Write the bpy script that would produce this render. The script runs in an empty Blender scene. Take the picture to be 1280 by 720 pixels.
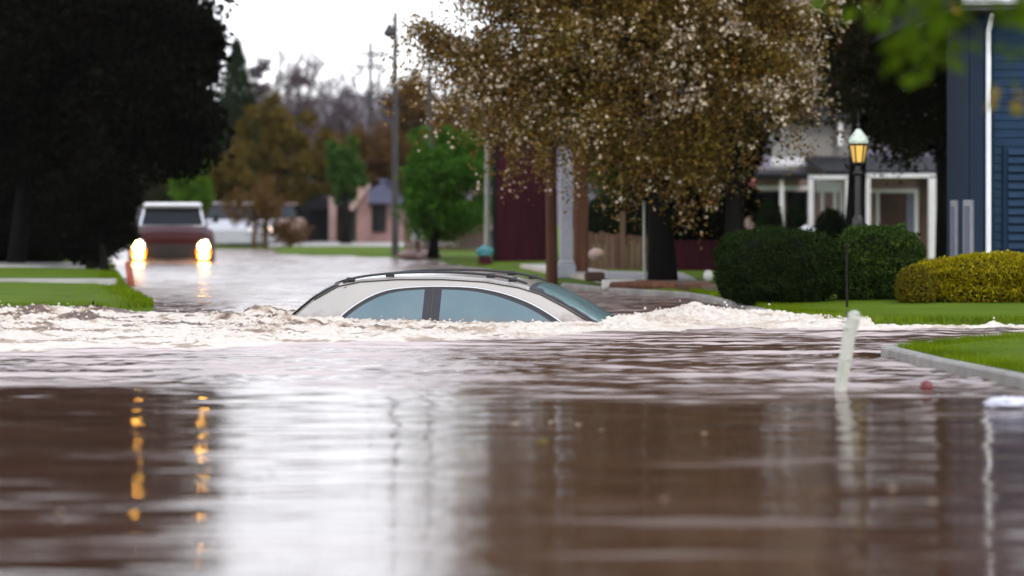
import bpy, math, random
import numpy as np
from mathutils import Vector, Matrix, Euler
random.seed(7)
rng = np.random.default_rng(7)
SC = bpy.context.scene
HAZE = .00008
COL = SC.collection
F = 3200.0; H = 1.15; HY = 264.0
def X(px, Y): return (px - 640.0) / F * Y
def Z(py, Y): return H - (py - HY) / F * Y
def R(a): return math.radians(a)

# ------------------------------------------------------------------ materials
def newmat(name):
    m = bpy.data.materials.new(name); m.use_nodes = True
    nt = m.node_tree
    return m, nt, nt.nodes['Principled BSDF']
def pm(name, col, rough=0.6, var=0.25, scale=3.0, bump=0.0, bscale=40.0, metal=0.0, spec=0.5, stretch=(1, 1, 1), col2=None, coat=0.0):
    m, nt, b = newmat(name)
    N = nt.nodes; L = nt.links
    tc = N.new('ShaderNodeTexCoord'); mp = N.new('ShaderNodeMapping')
    mp.inputs['Scale'].default_value = stretch
    L.new(tc.outputs['Object'], mp.inputs['Vector'])
    nz = N.new('ShaderNodeTexNoise'); nz.inputs['Scale'].default_value = scale; nz.inputs['Detail'].default_value = 6
    L.new(mp.outputs[0], nz.inputs['Vector'])
    rp = N.new('ShaderNodeValToRGB')
    rp.color_ramp.elements[0].position = 0.3; rp.color_ramp.elements[1].position = 0.7
    c2 = col2 if col2 else tuple(c * (1 - var) for c in col)
    rp.color_ramp.elements[0].color = (*c2, 1)
    rp.color_ramp.elements[1].color = (*[min(1, c * (1 + (0 if col2 else var * 0.6))) for c in col], 1)
    L.new(nz.outputs['Fac'], rp.inputs[0]); L.new(rp.outputs[0], b.inputs['Base Color'])
    b.inputs['Roughness'].default_value = rough; b.inputs['Metallic'].default_value = metal
    b.inputs['Specular IOR Level'].default_value = spec
    b.inputs['Coat Weight'].default_value = coat
    if bump:
        n2 = N.new('ShaderNodeTexNoise'); n2.inputs['Scale'].default_value = bscale; n2.inputs['Detail'].default_value = 5
        L.new(mp.outputs[0], n2.inputs['Vector'])
        bp = N.new('ShaderNodeBump'); bp.inputs['Strength'].default_value = bump; bp.inputs['Distance'].default_value = 0.02
        L.new(n2.outputs['Fac'], bp.inputs['Height']); L.new(bp.outputs[0], b.inputs['Normal'])
    return m
def leafmat(name, stops, trans=0.35, rough=0.6):
    m, nt, b = newmat(name); N = nt.nodes; L = nt.links
    g = N.new('ShaderNodeNewGeometry'); rp = N.new('ShaderNodeValToRGB')
    el = rp.color_ramp.elements
    el[0].position = 0; el[0].color = (*stops[0], 1)
    el[1].position = 1; el[1].color = (*stops[-1], 1)
    for i, c in enumerate(stops[1:-1]):
        e = el.new((i + 1) / (len(stops) - 1)); e.color = (*c, 1)
    L.new(g.outputs['Random Per Island'], rp.inputs[0])
    L.new(rp.outputs[0], b.inputs['Base Color']); b.inputs['Roughness'].default_value = rough
    b.inputs['Specular IOR Level'].default_value = 0.03
    if trans > 0:
        t = N.new('ShaderNodeBsdfTranslucent'); mx = N.new('ShaderNodeMixShader'); mx.inputs[0].default_value = trans
        L.new(rp.outputs[0], t.inputs[0]); L.new(b.outputs[0], mx.inputs[1]); L.new(t.outputs[0], mx.inputs[2])
        L.new(mx.outputs[0], N['Material Output'].inputs[0])
    return m
def emat(name, col, s):
    m, nt, b = newmat(name)
    b.inputs['Base Color'].default_value = (*col, 1)
    b.inputs['Emission Color'].default_value = (*col, 1); b.inputs['Emission Strength'].default_value = s
    return m

M = {}
M['bark'] = pm('bark', (0.022, 0.016, 0.012), 0.9, 0.5, 6, 0.8, 30, stretch=(1, 1, .2), spec=.1)
M['bark_pale'] = pm('bark_pale', (0.13, 0.10, 0.105), 0.9, 0.3, 6)
M['bark_black'] = pm('bark_black', (0.007, 0.006, 0.005), 0.9, 0.4, 6, spec=.1)
M['grass'] = pm('grass_soil', (0.080, 0.130, 0.003), 0.9, 0.3, 1.4, 0.6, 60, col2=(0.055, 0.092, 0.003), spec=.1)
M['grass_far'] = pm('grass_far', (0.08, 0.12, 0.012), 0.9, 0.3, 0.6, spec=.1)
M['soil'] = pm('wet_soil', (0.10, 0.06, 0.04), 0.7, 0.4, 2)
M['concrete'] = pm('wet_concrete', (0.40, 0.38, 0.36), 0.35, 0.2, 3, 0.3, 60)
M['kerb'] = pm('kerb_concrete', (0.22, 0.205, 0.18), 0.6, 0.35, 5, 0.4, 50)
M['white'] = pm('white_paint', (0.82, 0.81, 0.82), 0.45, 0.08, 4)
M['offwhite'] = pm('weathered_white', (0.42, 0.42, 0.45), 0.6, 0.15, 8)
M['navy'] = pm('navy_siding', (0.015, 0.036, 0.072), 0.65, 0.2, 3, stretch=(1, 1, 6), spec=.1)
M['navy_dark'] = pm('navy_shutter', (0.011, 0.026, 0.053), 0.65, 0.2, 3, spec=.1)
M['roof'] = pm('dark_roof', (0.012, 0.012, 0.014), 0.8, 0.3, 5, spec=.1)
M['roof_grey'] = pm('grey_roof', (0.09, 0.085, 0.085), 0.8, 0.3, 5, spec=.1)
M['roof_blue'] = pm('slate_blue_roof', (0.045, 0.045, 0.075), 0.7, 0.25, 2, spec=.1)
M['stucco'] = pm('tan_stucco', (0.36, 0.25, 0.22), 0.8, 0.2, 2, spec=.1)
M['stucco_grey'] = pm('grey_stucco', (0.24, 0.225, 0.20), 0.8, 0.2, 2)
M['pink'] = pm('pink_stucco', (0.28, 0.17, 0.155), 0.8, 0.2, 2, spec=.1)
M['brown_wall'] = pm('brown_wall', (0.10, 0.06, 0.045), 0.8, 0.3, 2, spec=.1)
M['maroon'] = pm('maroon_boards', (0.05, 0.008, 0.014), 0.7, 0.35, 3, stretch=(4, 4, .4), spec=.1)
M['fence'] = pm('fence_wood', (0.14, 0.085, 0.06), 0.85, 0.35, 3, 0.4, 30, stretch=(4, 4, .5), spec=.1)
M['wood_red'] = pm('red_brown_wood', (0.11, 0.05, 0.03), 0.85, 0.45, 4, 0.5, 40, stretch=(3, 3, .3), spec=.1)
M['wood_pole'] = pm('weathered_pole', (0.13, 0.08, 0.055), 0.85, 0.4, 4, stretch=(3, 3, .3))
M['pole_dark'] = pm('dark_pole', (0.045, 0.04, 0.04), 0.8, 0.3, 3)
M['black'] = pm('black_metal', (0.012, 0.012, 0.013), 0.4, 0.2, 6)
M['rubber'] = pm('black_rubber', (0.02, 0.02, 0.022), 0.55, 0.2, 6)
M['glass_dark'] = pm('dark_glass', (0.008, 0.009, 0.011), 0.15, 0.2, 1, spec=.22)
M['glass_teal'] = pm('fogged_teal_glass', (0.095, 0.150, 0.172), 0.12, 0.14, 2.2, col2=(0.125, 0.18, 0.20))
M['glass_pale'] = pm('fogged_windscreen_glass', (0.15, 0.23, 0.24), 0.10, 0.2, 3, col2=(0.09, 0.155, 0.165))
M['silver'] = pm('silver_car_paint', (0.42, 0.385, 0.34), 0.28, 0.06, 2, metal=0.35, coat=0.6)
M['chrome'] = pm('chrome_trim', (0.75, 0.75, 0.74), 0.15, 0.05, 4, metal=0.9)
M['truck'] = pm('dark_red_truck_paint', (0.040, 0.003, 0.004), 0.6, 0.15, 2, coat=0.0, spec=.25)
M['teal'] = pm('teal_plastic', (0.03, 0.20, 0.22), 0.4, 0.2, 8)
M['orange'] = pm('orange_red_plastic', (0.30, 0.05, 0.015), 0.5, 0.3, 12)
M['post'] = pm('pale_plastic_post', (0.52, 0.52, 0.45), 0.5, 0.3, 9, 0.3, 40, col2=(0.38, 0.39, 0.32))
M['plastic'] = pm('white_plastic_film', (0.6, 0.6, 0.68), 0.3, 0.15, 12)
M['red'] = pm('dark_red_ball', (0.12, 0.012, 0.012), 0.35, 0.3, 12)
M['hill'] = pm('wooded_hillside', (0.075, 0.062, 0.078), 1.0, 0.35, 0.06)
M['bluegrey'] = pm('blue_grey_cladding', (0.17, 0.18, 0.24), 0.7, 0.2, 0.6)
M['riverbed'] = pm('riverbed_mud', (0.12, 0.08, 0.05), 0.9, 0.3, 1)
M['amber_on'] = emat('amber_lamp_glow', (1.0, 0.36, 0.03), 150)
M['amber_halo'] = emat('amber_halo_glow', (1.0, 0.22, 0.010), 5)  # glow of the added plates that imitate the lens halo
M['head_on'] = emat('headlamp_glow', (1.0, 0.46, 0.06), 170)
M['lantern'] = emat('lantern_pane_added_glow', (0.85, 0.50, 0.10), 0.32)  # amber and weak glow put in for foliage mirrored in the panes
M['frost'] = pm('frosted_glass_dome', (0.60, 0.70, 0.58), 0.3, 0.3, 20)
M['dimlamp'] = emat('distant_warm_lamp', (1.0, 0.72, 0.55), 1.6)
M['redlamp'] = pm('salmon_shade', (0.75, 0.22, 0.16), 0.5, 0.2, 8)
M['lf_blossom'] = leafmat('bronze_leaves', [(0.04, 0.034, 0.008), (0.11, 0.065, 0.016), (0.14, 0.078, 0.022), (0.20, 0.125, 0.038), (0.11, 0.11, 0.022), (0.26, 0.18, 0.08), (0.13, 0.13, 0.03)], 0.35)
_m = M['lf_blossom']; _n = _m.node_tree.nodes; _l = _m.node_tree.links
_rp = [k for k in _n if k.type == 'VALTORGB'][0]; _tc = _n.new('ShaderNodeTexCoord'); _nz = _n.new('ShaderNodeTexNoise'); _nz.inputs['Scale'].default_value = 1.1; _nz.inputs['Detail'].default_value = 3; _l.new(_tc.outputs['Object'], _nz.inputs[0])
_r2 = _n.new('ShaderNodeValToRGB'); _r2.color_ramp.elements[0].position = .38; _r2.color_ramp.elements[0].color = (1.0, .88, .76, 1); _r2.color_ramp.elements[1].position = .62; _r2.color_ramp.elements[1].color = (1.10, 1.04, .66, 1); _l.new(_nz.outputs[0], _r2.inputs[0])
_mx = _n.new('ShaderNodeMix'); _mx.data_type = 'RGBA'; _mx.blend_type = 'MULTIPLY'; _mx.inputs['Factor'].default_value = 1
for _k in list(_rp.outputs[0].links):
    _to = _k.to_socket; _l.remove(_k); _l.new(_mx.outputs['Result'], _to)
_l.new(_rp.outputs[0], _mx.inputs['A']); _l.new(_r2.outputs[0], _mx.inputs['B'])
_m = M['blade'] = leafmat('grass_blades', [(0.075, 0.125, 0.002), (0.125, 0.20, 0.003), (0.16, 0.24, 0.004), (0.10, 0.12, 0.012)], 0.3)
_n = _m.node_tree.nodes; _l = _m.node_tree.links; _rp = [k for k in _n if k.type == 'VALTORGB'][0]; _tc = _n.new('ShaderNodeTexCoord'); _nz = _n.new('ShaderNodeTexNoise'); _nz.inputs['Scale'].default_value = 1.6; _nz.inputs['Detail'].default_value = 6; _l.new(_tc.outputs['Object'], _nz.inputs[0])
_r2 = _n.new('ShaderNodeValToRGB'); _r2.color_ramp.elements[0].position = .36; _r2.color_ramp.elements[0].color = (.62, .66, .7, 1); _r2.color_ramp.elements[1].position = .62; _r2.color_ramp.elements[1].color = (1.15, 1.1, 1, 1); _l.new(_nz.outputs[0], _r2.inputs[0])
_mx = _n.new('ShaderNodeMix'); _mx.data_type = 'RGBA'; _mx.blend_type = 'MULTIPLY'; _mx.inputs['Factor'].default_value = 1
for _k in list(_rp.outputs[0].links):
    _to = _k.to_socket; _l.remove(_k); _l.new(_mx.outputs['Result'], _to)
_l.new(_rp.outputs[0], _mx.inputs['A']); _l.new(_r2.outputs[0], _mx.inputs['B'])
M['petal'] = leafmat('cream_petals', [(0.62, 0.50, 0.36), (0.72, 0.62, 0.48), (0.42, 0.31, 0.20), (0.80, 0.72, 0.60)], 0.25)
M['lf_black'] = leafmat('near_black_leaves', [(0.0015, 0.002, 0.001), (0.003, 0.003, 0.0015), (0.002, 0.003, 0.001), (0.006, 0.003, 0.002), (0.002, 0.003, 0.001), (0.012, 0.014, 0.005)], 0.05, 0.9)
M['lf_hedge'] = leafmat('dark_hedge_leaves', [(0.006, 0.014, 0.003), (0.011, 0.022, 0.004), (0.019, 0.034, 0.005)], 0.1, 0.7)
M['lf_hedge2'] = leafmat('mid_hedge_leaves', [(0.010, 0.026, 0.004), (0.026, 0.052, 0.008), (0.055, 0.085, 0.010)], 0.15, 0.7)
M['lf_yellow'] = leafmat('golden_hedge_leaves', [(0.12, 0.10, 0.002), (0.24, 0.20, 0.004), (0.42, 0.34, 0.008)], 0.25)
M['lf_oldgold'] = leafmat('old_gold_leaves', [(0.06, 0.055, 0.004), (0.12, 0.10, 0.006), (0.20, 0.15, 0.008)], 0.2)
M['lf_dkgreen'] = leafmat('dark_green_leaves', [(0.012, 0.018, 0.006), (0.028, 0.033, 0.010), (0.045, 0.045, 0.014), (0.04, 0.02, 0.012)], 0.15)
M['lf_green'] = leafmat('spring_green_leaves', [(0.030, 0.085, 0.008), (0.05, 0.13, 0.012), (0.07, 0.17, 0.015)], 0.3)
M['lf_lime'] = leafmat('lime_leaves', [(0.06, 0.13, 0.01), (0.10, 0.20, 0.012)], 0.3)
M['lf_near'] = leafmat('fresh_near_leaves', [(0.05, 0.095, 0.003), (0.08, 0.135, 0.004), (0.04, 0.075, 0.003)], 0.45)
M['lf_turning'] = leafmat('yellow_turning_leaves', [(0.30, 0.20, 0.01), (0.22, 0.20, 0.01), (0.40, 0.22, 0.03)], 0.4)
M['lf_olive'] = leafmat('olive_leaves', [(0.055, 0.048, 0.008), (0.095, 0.07, 0.012), (0.12, 0.07, 0.014)], 0.25)
M['lf_rust'] = leafmat('rust_leaves', [(0.08, 0.043, 0.016), (0.12, 0.06, 0.02), (0.10, 0.065, 0.018)], 0.25)
M['lf_mauve'] = leafmat('haze_mauve_twigs', [(0.10, 0.075, 0.09), (0.15, 0.11, 0.12)], 0.2)  # mauve carries the distance haze, put into the twig colour
M['lf_greenmid'] = leafmat('mid_green_leaves', [(0.02, 0.05, 0.008), (0.04, 0.085, 0.014), (0.06, 0.11, 0.02)], 0.2)

# ------------------------------------------------------------------ builders
def worldloc(o):
    v = Vector((0, 0, 0))
    while o is not None:
        v += o.location; o = o.parent
    return v
def tag(o, label=None, cat=None, group=None, kind=None):
    if label: o['label'] = label
    if cat: o['category'] = cat
    if group: o['group'] = group
    if kind: o['kind'] = kind
    return o
def empty(name, loc, label, cat, group=None, rz=0.0):
    o = bpy.data.objects.new(name, None); COL.objects.link(o)
    o.location = loc; o.rotation_euler = (0, 0, rz); o.empty_display_size = 0.2
    return tag(o, label, cat, group)
class MB:
    def __init__(s): s.v = []; s.f = []; s.m = []; s.n = 0
    def add(s, v, f, mi=0):
        v = np.asarray(v, dtype=np.float32).reshape(-1, 3)
        k = s.n; s.v.append(v); s.n += len(v)
        s.f += [tuple(i + k for i in q) for q in f]; s.m += [mi] * len(f)
    def box(s, c, d, rot=None, mi=0, bev=0.0):
        x, y, z = d[0] / 2, d[1] / 2, d[2] / 2
        if bev > 0:
            b = min(bev, x * .9, y * .9, z * .9); V = []
            for sz in (-1, 1):
                for sx, sy in ((-1, -1), (1, -1), (1, 1), (-1, 1)):
                    V += [(sx * x, sy * (y - b), sz * (z - b)), (sx * (x - b), sy * y, sz * (z - b)), (sx * (x - b), sy * (y - b), sz * z)]
            import bmesh
            bm = bmesh.new()
            for q in V: bm.verts.new(q)
            r = bmesh.ops.convex_hull(bm, input=bm.verts)
            bm.verts.ensure_lookup_table(); bm.verts.index_update()
            vs = np.array([q.co[:] for q in bm.verts]); fs = [tuple(w.index for w in f.verts) for f in bm.faces]
            bm.free()
        else:
            vs = np.array([(a * x, b_ * y, c_ * z) for c_ in (-1, 1) for a, b_ in ((-1, -1), (1, -1), (1, 1), (-1, 1))])
            fs = [(0, 3, 2, 1), (4, 5, 6, 7), (0, 1, 5, 4), (1, 2, 6, 5), (2, 3, 7, 6), (3, 0, 4, 7)]
        if rot is not None:
            vs = vs @ np.array(Euler(rot).to_matrix()).T
        s.add(vs + np.array(c), fs, mi); return s
    def pbox(s, x0, y0, x1, y1, Y, dep, mi=0, bev=0.0):
        "box whose front face at depth Y covers the given picture rectangle"
        a, b = X(x0, Y), X(x1, Y); t, u = Z(y0, Y), Z(y1, Y)
        return s.box(((a + b) / 2, Y + dep / 2, (t + u) / 2), (abs(b - a), dep, abs(t - u)), None, mi, bev)
    def tube(s, pts, rad, sides=8, mi=0, cap=True):
        P = [Vector(p) for p in pts]; V = []; n = len(P)
        for i, p in enumerate(P):
            t = (P[min(i + 1, n - 1)] - P[max(i - 1, 0)])
            if t.length < 1e-6: t = Vector((0, 0, 1))
            t.normalize()
            a = t.cross(Vector((0.03, 1, 0.02))); 
            if a.length < 0.1: a = t.cross(Vector((1, 0, 0)))
            a.normalize(); b = t.cross(a)
            r = rad[i] if hasattr(rad, '__len__') else rad
            for k in range(sides):
                an = 2 * math.pi * k / sides
                V.append(p + a * math.cos(an) * r + b * math.sin(an) * r)
        Fc = []
        for i in range(n - 1):
            for k in range(sides):
                q = (k + 1) % sides
                Fc.append((i * sides + k, i * sides + q, (i + 1) * sides + q, (i + 1) * sides + k))
        if cap:
            Fc.append(tuple(range(sides))[::-1]); Fc.append(tuple((n - 1) * sides + k for k in range(sides)))
        s.add([v[:] for v in V], Fc, mi); return s
    def lathe(s, c, prof, sides=16, mi=0, rot=None):
        V = []; n = len(prof)
        for r, z in prof:
            for k in range(sides):
                an = 2 * math.pi * k / sides; V.append((r * math.cos(an), r * math.sin(an), z))
        Fc = []
        for i in range(n - 1):
            for k in range(sides):
                q = (k + 1) % sides
                Fc.append((i * sides + k, i * sides + q, (i + 1) * sides + q, (i + 1) * sides + k))
        Fc.append(tuple(range(sides))[::-1]); Fc.append(tuple((n - 1) * sides + k for k in range(sides)))
        V = np.array(V)
        if rot is not None: V = V @ np.array(Euler(rot).to_matrix()).T
        s.add(V + np.array(c), Fc, mi); return s
    def prism(s, poly, h, off=(0, 0, 0), mi=0):
        "extrude a list of 3D points by vector h"
        n = len(poly); P = np.array(poly, float); V = np.vstack([P, P + np.array(h)]) + np.array(off)
        Fc = [tuple(range(n))[::-1], tuple(range(n, 2 * n))] + [(i, (i + 1) % n, n + (i + 1) % n, n + i) for i in range(n)]
        s.add(V, Fc, mi); return s
    def build(s, name, mats, parent=None, local=False, smooth=False):
        v = np.vstack(s.v).astype(np.float32)
        if parent is not None and not local: v = v - np.array(worldloc(parent)[:], dtype=np.float32)
        me = bpy.data.meshes.new(name)
        nf = len(s.f); tot = np.array([len(q) for q in s.f], dtype=np.int32)
        idx = np.fromiter((i for q in s.f for i in q), dtype=np.int32, count=int(tot.sum()))
        me.vertices.add(len(v)); me.vertices.foreach_set('co', v.ravel())
        me.loops.add(len(idx)); me.loops.foreach_set('vertex_index', idx)
        me.polygons.add(nf); me.polygons.foreach_set('loop_start', np.concatenate([[0], np.cumsum(tot)[:-1]]).astype(np.int32))
        for m in (mats if isinstance(mats, (list, tuple)) else [mats]): me.materials.append(m)
        me.polygons.foreach_set('material_index', np.array(s.m, dtype=np.int32))
        me.polygons.foreach_set('use_smooth', np.full(nf, smooth))
        me.update(calc_edges=True); me.validate()
        o = bpy.data.objects.new(name, me); COL.objects.link(o)
        if parent is not None: o.parent = parent
        return o
def fast_mesh(name, v, idx, per, mats, parent=None, mi=None, smooth=False):
    "v: (n,3); idx: (m,per) faces all of the same size"
    v = np.asarray(v, dtype=np.float32)
    if parent is not None: v = v - np.array(worldloc(parent)[:], dtype=np.float32)
    me = bpy.data.meshes.new(name); idx = np.asarray(idx, dtype=np.int32)
    me.vertices.add(len(v)); me.vertices.foreach_set('co', v.ravel())
    me.loops.add(idx.size); me.loops.foreach_set('vertex_index', idx.ravel())
    me.polygons.add(len(idx)); me.polygons.foreach_set('loop_start', np.arange(len(idx), dtype=np.int32) * per)
    for m in (mats if isinstance(mats, (list, tuple)) else [mats]): me.materials.append(m)
    if mi is not None: me.polygons.foreach_set('material_index', np.asarray(mi, dtype=np.int32))
    me.polygons.foreach_set('use_smooth', np.full(len(idx), smooth))
    me.update(calc_edges=True)
    o = bpy.data.objects.new(name, me); COL.objects.link(o)
    if parent is not None: o.parent = parent
    return o

# ------------------------------------------------------------------ noise
def _h(ix, iy, s):
    n = (ix * 374761393 + iy * 668265263 + s * 1442695041) & 0xFFFFFFFF
    n = ((n ^ (n >> 13)) * 1274126177) & 0xFFFFFFFF
    return ((n ^ (n >> 16)) & 0xFFFF) / 65535.0 * 2 * np.pi
def perlin(x, y, s=0):
    ix = np.floor(x).astype(np.int64); iy = np.floor(y).astype(np.int64); fx = x - ix; fy = y - iy
    u = fx * fx * fx * (fx * (fx * 6 - 15) + 10); w = fy * fy * fy * (fy * (fy * 6 - 15) + 10)
    def g(dx, dy):
        a = _h(ix + dx, iy + dy, s); return np.cos(a) * (fx - dx) + np.sin(a) * (fy - dy)
    return (g(0, 0) * (1 - u) + g(1, 0) * u) * (1 - w) + (g(0, 1) * (1 - u) + g(1, 1) * u) * w
def fbm(x, y, s=0, o=4, gain=.5):
    r = 0; a = 1
    for k in range(o): r = r + a * perlin(x * 2 ** k, y * 2 ** k, s + k * 17); a *= gain
    return r
def billow(x, y, s=0, o=4, gain=.55):
    r = 0; a = 1; t = 0
    for k in range(o): r = r + a * np.abs(perlin(x * 2 ** k, y * 2 ** k, s + k * 13)); t += a; a *= gain
    return r / t
def sst(a, b, x):
    t = np.clip((x - a) / (b - a), 0, 1); return t * t * (3 - 2 * t)

# ------------------------------------------------------------------ foliage
def rand_unit(n):
    v = rng.normal(size=(n, 3)); return v / np.linalg.norm(v, axis=1)[:, None]
def leaves(centers, size, aspect=0.55, updown=None):
    n = len(centers); d = rand_unit(n)
    if updown is not None: d[:, 2] -= updown; d /= np.linalg.norm(d, axis=1)[:, None]
    b = np.cross(d, rand_unit(n)); b /= np.linalg.norm(b, axis=1)[:, None] + 1e-9
    sz = (size * rng.uniform(.6, 1.35, n))[:, None]
    nrm = np.cross(d, b) * sz * 0.12
    V = np.stack([centers, centers + d * sz * .5 + b * sz * aspect * .5 + nrm, centers + d * sz, centers + d * sz * .5 - b * sz * aspect * .5 + nrm], 1).reshape(-1, 3)
    return V, np.arange(n * 4).reshape(-1, 4)
def flowers(centers, size):
    "small five-lobed blossoms, each lobe one quad round a shared middle"
    n = len(centers); a = rand_unit(n); a[:, 1] -= 0.7; a /= np.linalg.norm(a, axis=1)[:, None]
    u = np.cross(a, rand_unit(n)); u /= np.linalg.norm(u, axis=1)[:, None]; w = np.cross(a, u)
    sz = (size * rng.uniform(.65, 1.25, n))[:, None]; V = []
    V.append(centers)
    for k in range(10):
        an = k * math.pi / 5; r = 1.0 if k % 2 == 0 else 0.42
        V.append(centers + (u * math.cos(an) + w * math.sin(an)) * sz * .5 * r + a * sz * (.12 if k % 2 == 0 else 0.02))
    V = np.stack(V, 1).reshape(-1, 3)
    base = (np.arange(n) * 11)[:, None, None]
    q = np.array([[0, 1 + (2 * k - 1) % 10, 1 + 2 * k, 1 + (2 * k + 1) % 10] for k in range(5)])[None]
    return V, (base + q).reshape(-1, 4)
def ell_pts(n, c, r, shell=0.0, rough=0.18, seed=0):
    "points in an uneven ellipsoid; shell pushes them outward"
    d = rand_unit(n); t = rng.uniform(shell ** 3, 1, n) ** (1 / 3.)
    az = np.arctan2(d[:, 1], d[:, 0]); lump = 1 + rough * 2.2 * fbm(az * 1.6 + 9 + seed, d[:, 2] * 2.3 + seed * 3.1, seed, 3)
    return np.array(c) + d * (t * lump)[:, None] * np.array(r)
def limb_mesh(mb, base, top, r0, targets, sides=6, r1=0.3, wob=0.12):
    B = Vector(base); T = Vector(top); n = 7; P = []; Rd = []
    for i in range(n):
        t = i / (n - 1); p = B.lerp(T, t) + Vector((math.sin(t * 5 + B.x) * wob * t, math.cos(t * 4 + B.x) * wob * t, 0))
        P.append(p); Rd.append(r0 * (1.25 if i == 0 else 1) * (1 - t * (1 - r1)))
    mb.tube(P, Rd, 9)
    for tg in targets:
        tg = Vector(tg); k = random.uniform(.35, .95); i = min(int(k * (n - 1)), n - 2)
        s = P[i].lerp(P[i + 1], k * (n - 1) - i)
        L = (tg - s).length; m1 = s.lerp(tg, .35) + Vector((random.uniform(-.1, .1) * L, random.uniform(-.1, .1) * L, .12 * L)); m2 = s.lerp(tg, .7) + Vector((random.uniform(-.08, .08) * L, random.uniform(-.08, .08) * L, .08 * L))
        rr = r0 * (1 - k * (1 - r1)) * random.uniform(.28, .45)
        mb.tube([s, m1, m2, tg], [rr, rr * .7, rr * .4, rr * .12], sides, cap=False)
def tree(name, label, cat, base, crown_c, crown_r, nclump, nleaf, lsize, lmat, barkmat, r0, clump_r=.35, group=None, shell=.35, rough=.2, seed=1, extra=None, flat=1.0, topx=None, strands=0.0, nflower=0, fsize=.05, fmask=None, limbs=26, topz=None, keep=None):
    root = empty(name, base, label, cat, group)
    C = ell_pts(nclump, crown_c, crown_r, shell, rough, seed)
    if extra is not None: C = np.vstack([C, np.array(extra)])
    if keep is not None: C = C[keep(C)]
    tb = MB(); top = (topx if topx is not None else crown_c[0], crown_c[1], topz if topz else crown_c[2] + crown_r[2] * .6)
    tg = [tuple(C[i]) for i in rng.choice(len(C), min(limbs, len(C)), replace=False)]
    limb_mesh(tb, base, top, r0, tg)
    tb.build('trunk', barkmat, root, smooth=True)
    per = max(1, nleaf // len(C)); ci = np.repeat(np.arange(len(C)), per); n = len(ci)
    cr = (clump_r * rng.uniform(.6, 1.4, len(C)))[ci][:, None]
    dd = rand_unit(n) * (rng.uniform(0, 1, n) ** .45)[:, None] * cr; dd[:, 2] *= flat
    P = C[ci] + dd
    if strands > 0:                                   # hanging sprays
        ns = 7; sid = rng.integers(0, ns, n); ang = (ci * 2.399 + sid * 2 * np.pi / ns); t = rng.uniform(0, 1, n)
        L = strands * (0.6 + 0.8 * ((ci * 0.618 + sid * .37) % 1))
        off = np.stack([np.cos(ang) * L * .55 * t ** .7, np.sin(ang) * L * .55 * t ** .7, .12 * L - L * t ** 1.8], 1)
        st = C[ci] + off + rng.normal(size=(n, 3)) * .05
        use = rng.uniform(size=n) < .65; P[use] = st[use]
    V, I = leaves(P, lsize, .6, .3 if strands else None); mi = np.zeros(len(I), int); mats = [lmat]
    if nflower:
        fi = rng.choice(len(P), nflower * 4)
        fp = P[fi] + rng.normal(size=(len(fi), 3)) * .025
        # blossoms sit on the outside of the clumps, in bunches
        w = fbm(fp[:, 0] * 1.7 + fp[:, 1] * .9, fp[:, 2] * 1.7 + 5, seed + 3, 3)
        out = np.linalg.norm((fp - np.array(crown_c)) / np.array(crown_r), axis=1)
        sc = w * .8 + out * .5 + rng.uniform(0, .5, len(fp))
        if fmask is not None: sc = sc + fmask(fp)
        fp = fp[np.argsort(-sc)[:nflower]]
        V2, I2 = flowers(fp, fsize); I = np.vstack([I, I2 + len(V)]); V = np.vstack([V, V2])
        mi = np.concatenate([mi, np.ones(len(I2), int)]); mats = [lmat, M['petal']]
    fast_mesh('crown', V, I, 4, mats, root, mi)
    return root
def bush(name, label, cat, c, r, n, lsize, lmat, power=2.6, group=None, seed=1, corecol=None, bulge=.10, top_mat=None):
    "clipped shrub: a shell of leaves over an inner twig mass"
    root = empty(name, (c[0], c[1], c[2] - r[2]), label, cat, group)
    d = rand_unit(n); k = (np.abs(d[:, 0]) ** power + np.abs(d[:, 1]) ** power + np.abs(d[:, 2]) ** power) ** (-1 / power)
    d = d * k[:, None]; lump = 1 + bulge * fbm(d[:, 0] * 2.2 + seed * 3, d[:, 2] * 2.2 + d[:, 1] * 1.3 + seed, seed, 4) * 1.6
    P = np.array(c) + d * (lump * rng.uniform(.88, 1.01, n))[:, None] * np.array(r)
    P = P[P[:, 2] > c[2] - r[2] + .0]
    V, I = leaves(P, lsize, .65)
    fast_mesh('foliage', V, I, 4, lmat, root)
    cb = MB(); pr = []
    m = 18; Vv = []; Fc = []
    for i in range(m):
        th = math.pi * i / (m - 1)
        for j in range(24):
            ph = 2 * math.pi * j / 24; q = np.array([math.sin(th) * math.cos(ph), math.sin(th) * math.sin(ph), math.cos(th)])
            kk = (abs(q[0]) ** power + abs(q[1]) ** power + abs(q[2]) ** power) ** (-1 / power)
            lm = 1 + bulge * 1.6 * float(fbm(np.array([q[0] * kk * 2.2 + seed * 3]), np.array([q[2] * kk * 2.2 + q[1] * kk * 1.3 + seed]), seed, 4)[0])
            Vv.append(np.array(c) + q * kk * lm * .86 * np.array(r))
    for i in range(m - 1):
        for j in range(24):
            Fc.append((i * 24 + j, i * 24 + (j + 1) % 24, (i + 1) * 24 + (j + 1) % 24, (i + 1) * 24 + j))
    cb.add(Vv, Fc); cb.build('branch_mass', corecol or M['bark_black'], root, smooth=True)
    return root

# ------------------------------------------------------------------ setting: ground, land, water
def slab(name, poly, z0, z1, mat, kind='structure'):
    mb = MB(); mb.prism([(x, y, z0) for x, y in poly], (0, 0, z1 - z0)); o = mb.build(name, mat); tag(o, kind=kind); return o
g = MB(); g.add([(-400, -60, -1.6), (400, -60, -1.6), (400, 700, -1.6), (-400, 700, -1.6)], [(0, 1, 2, 3)])
tag(g.build('ground', M['riverbed']), kind='structure')

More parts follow.
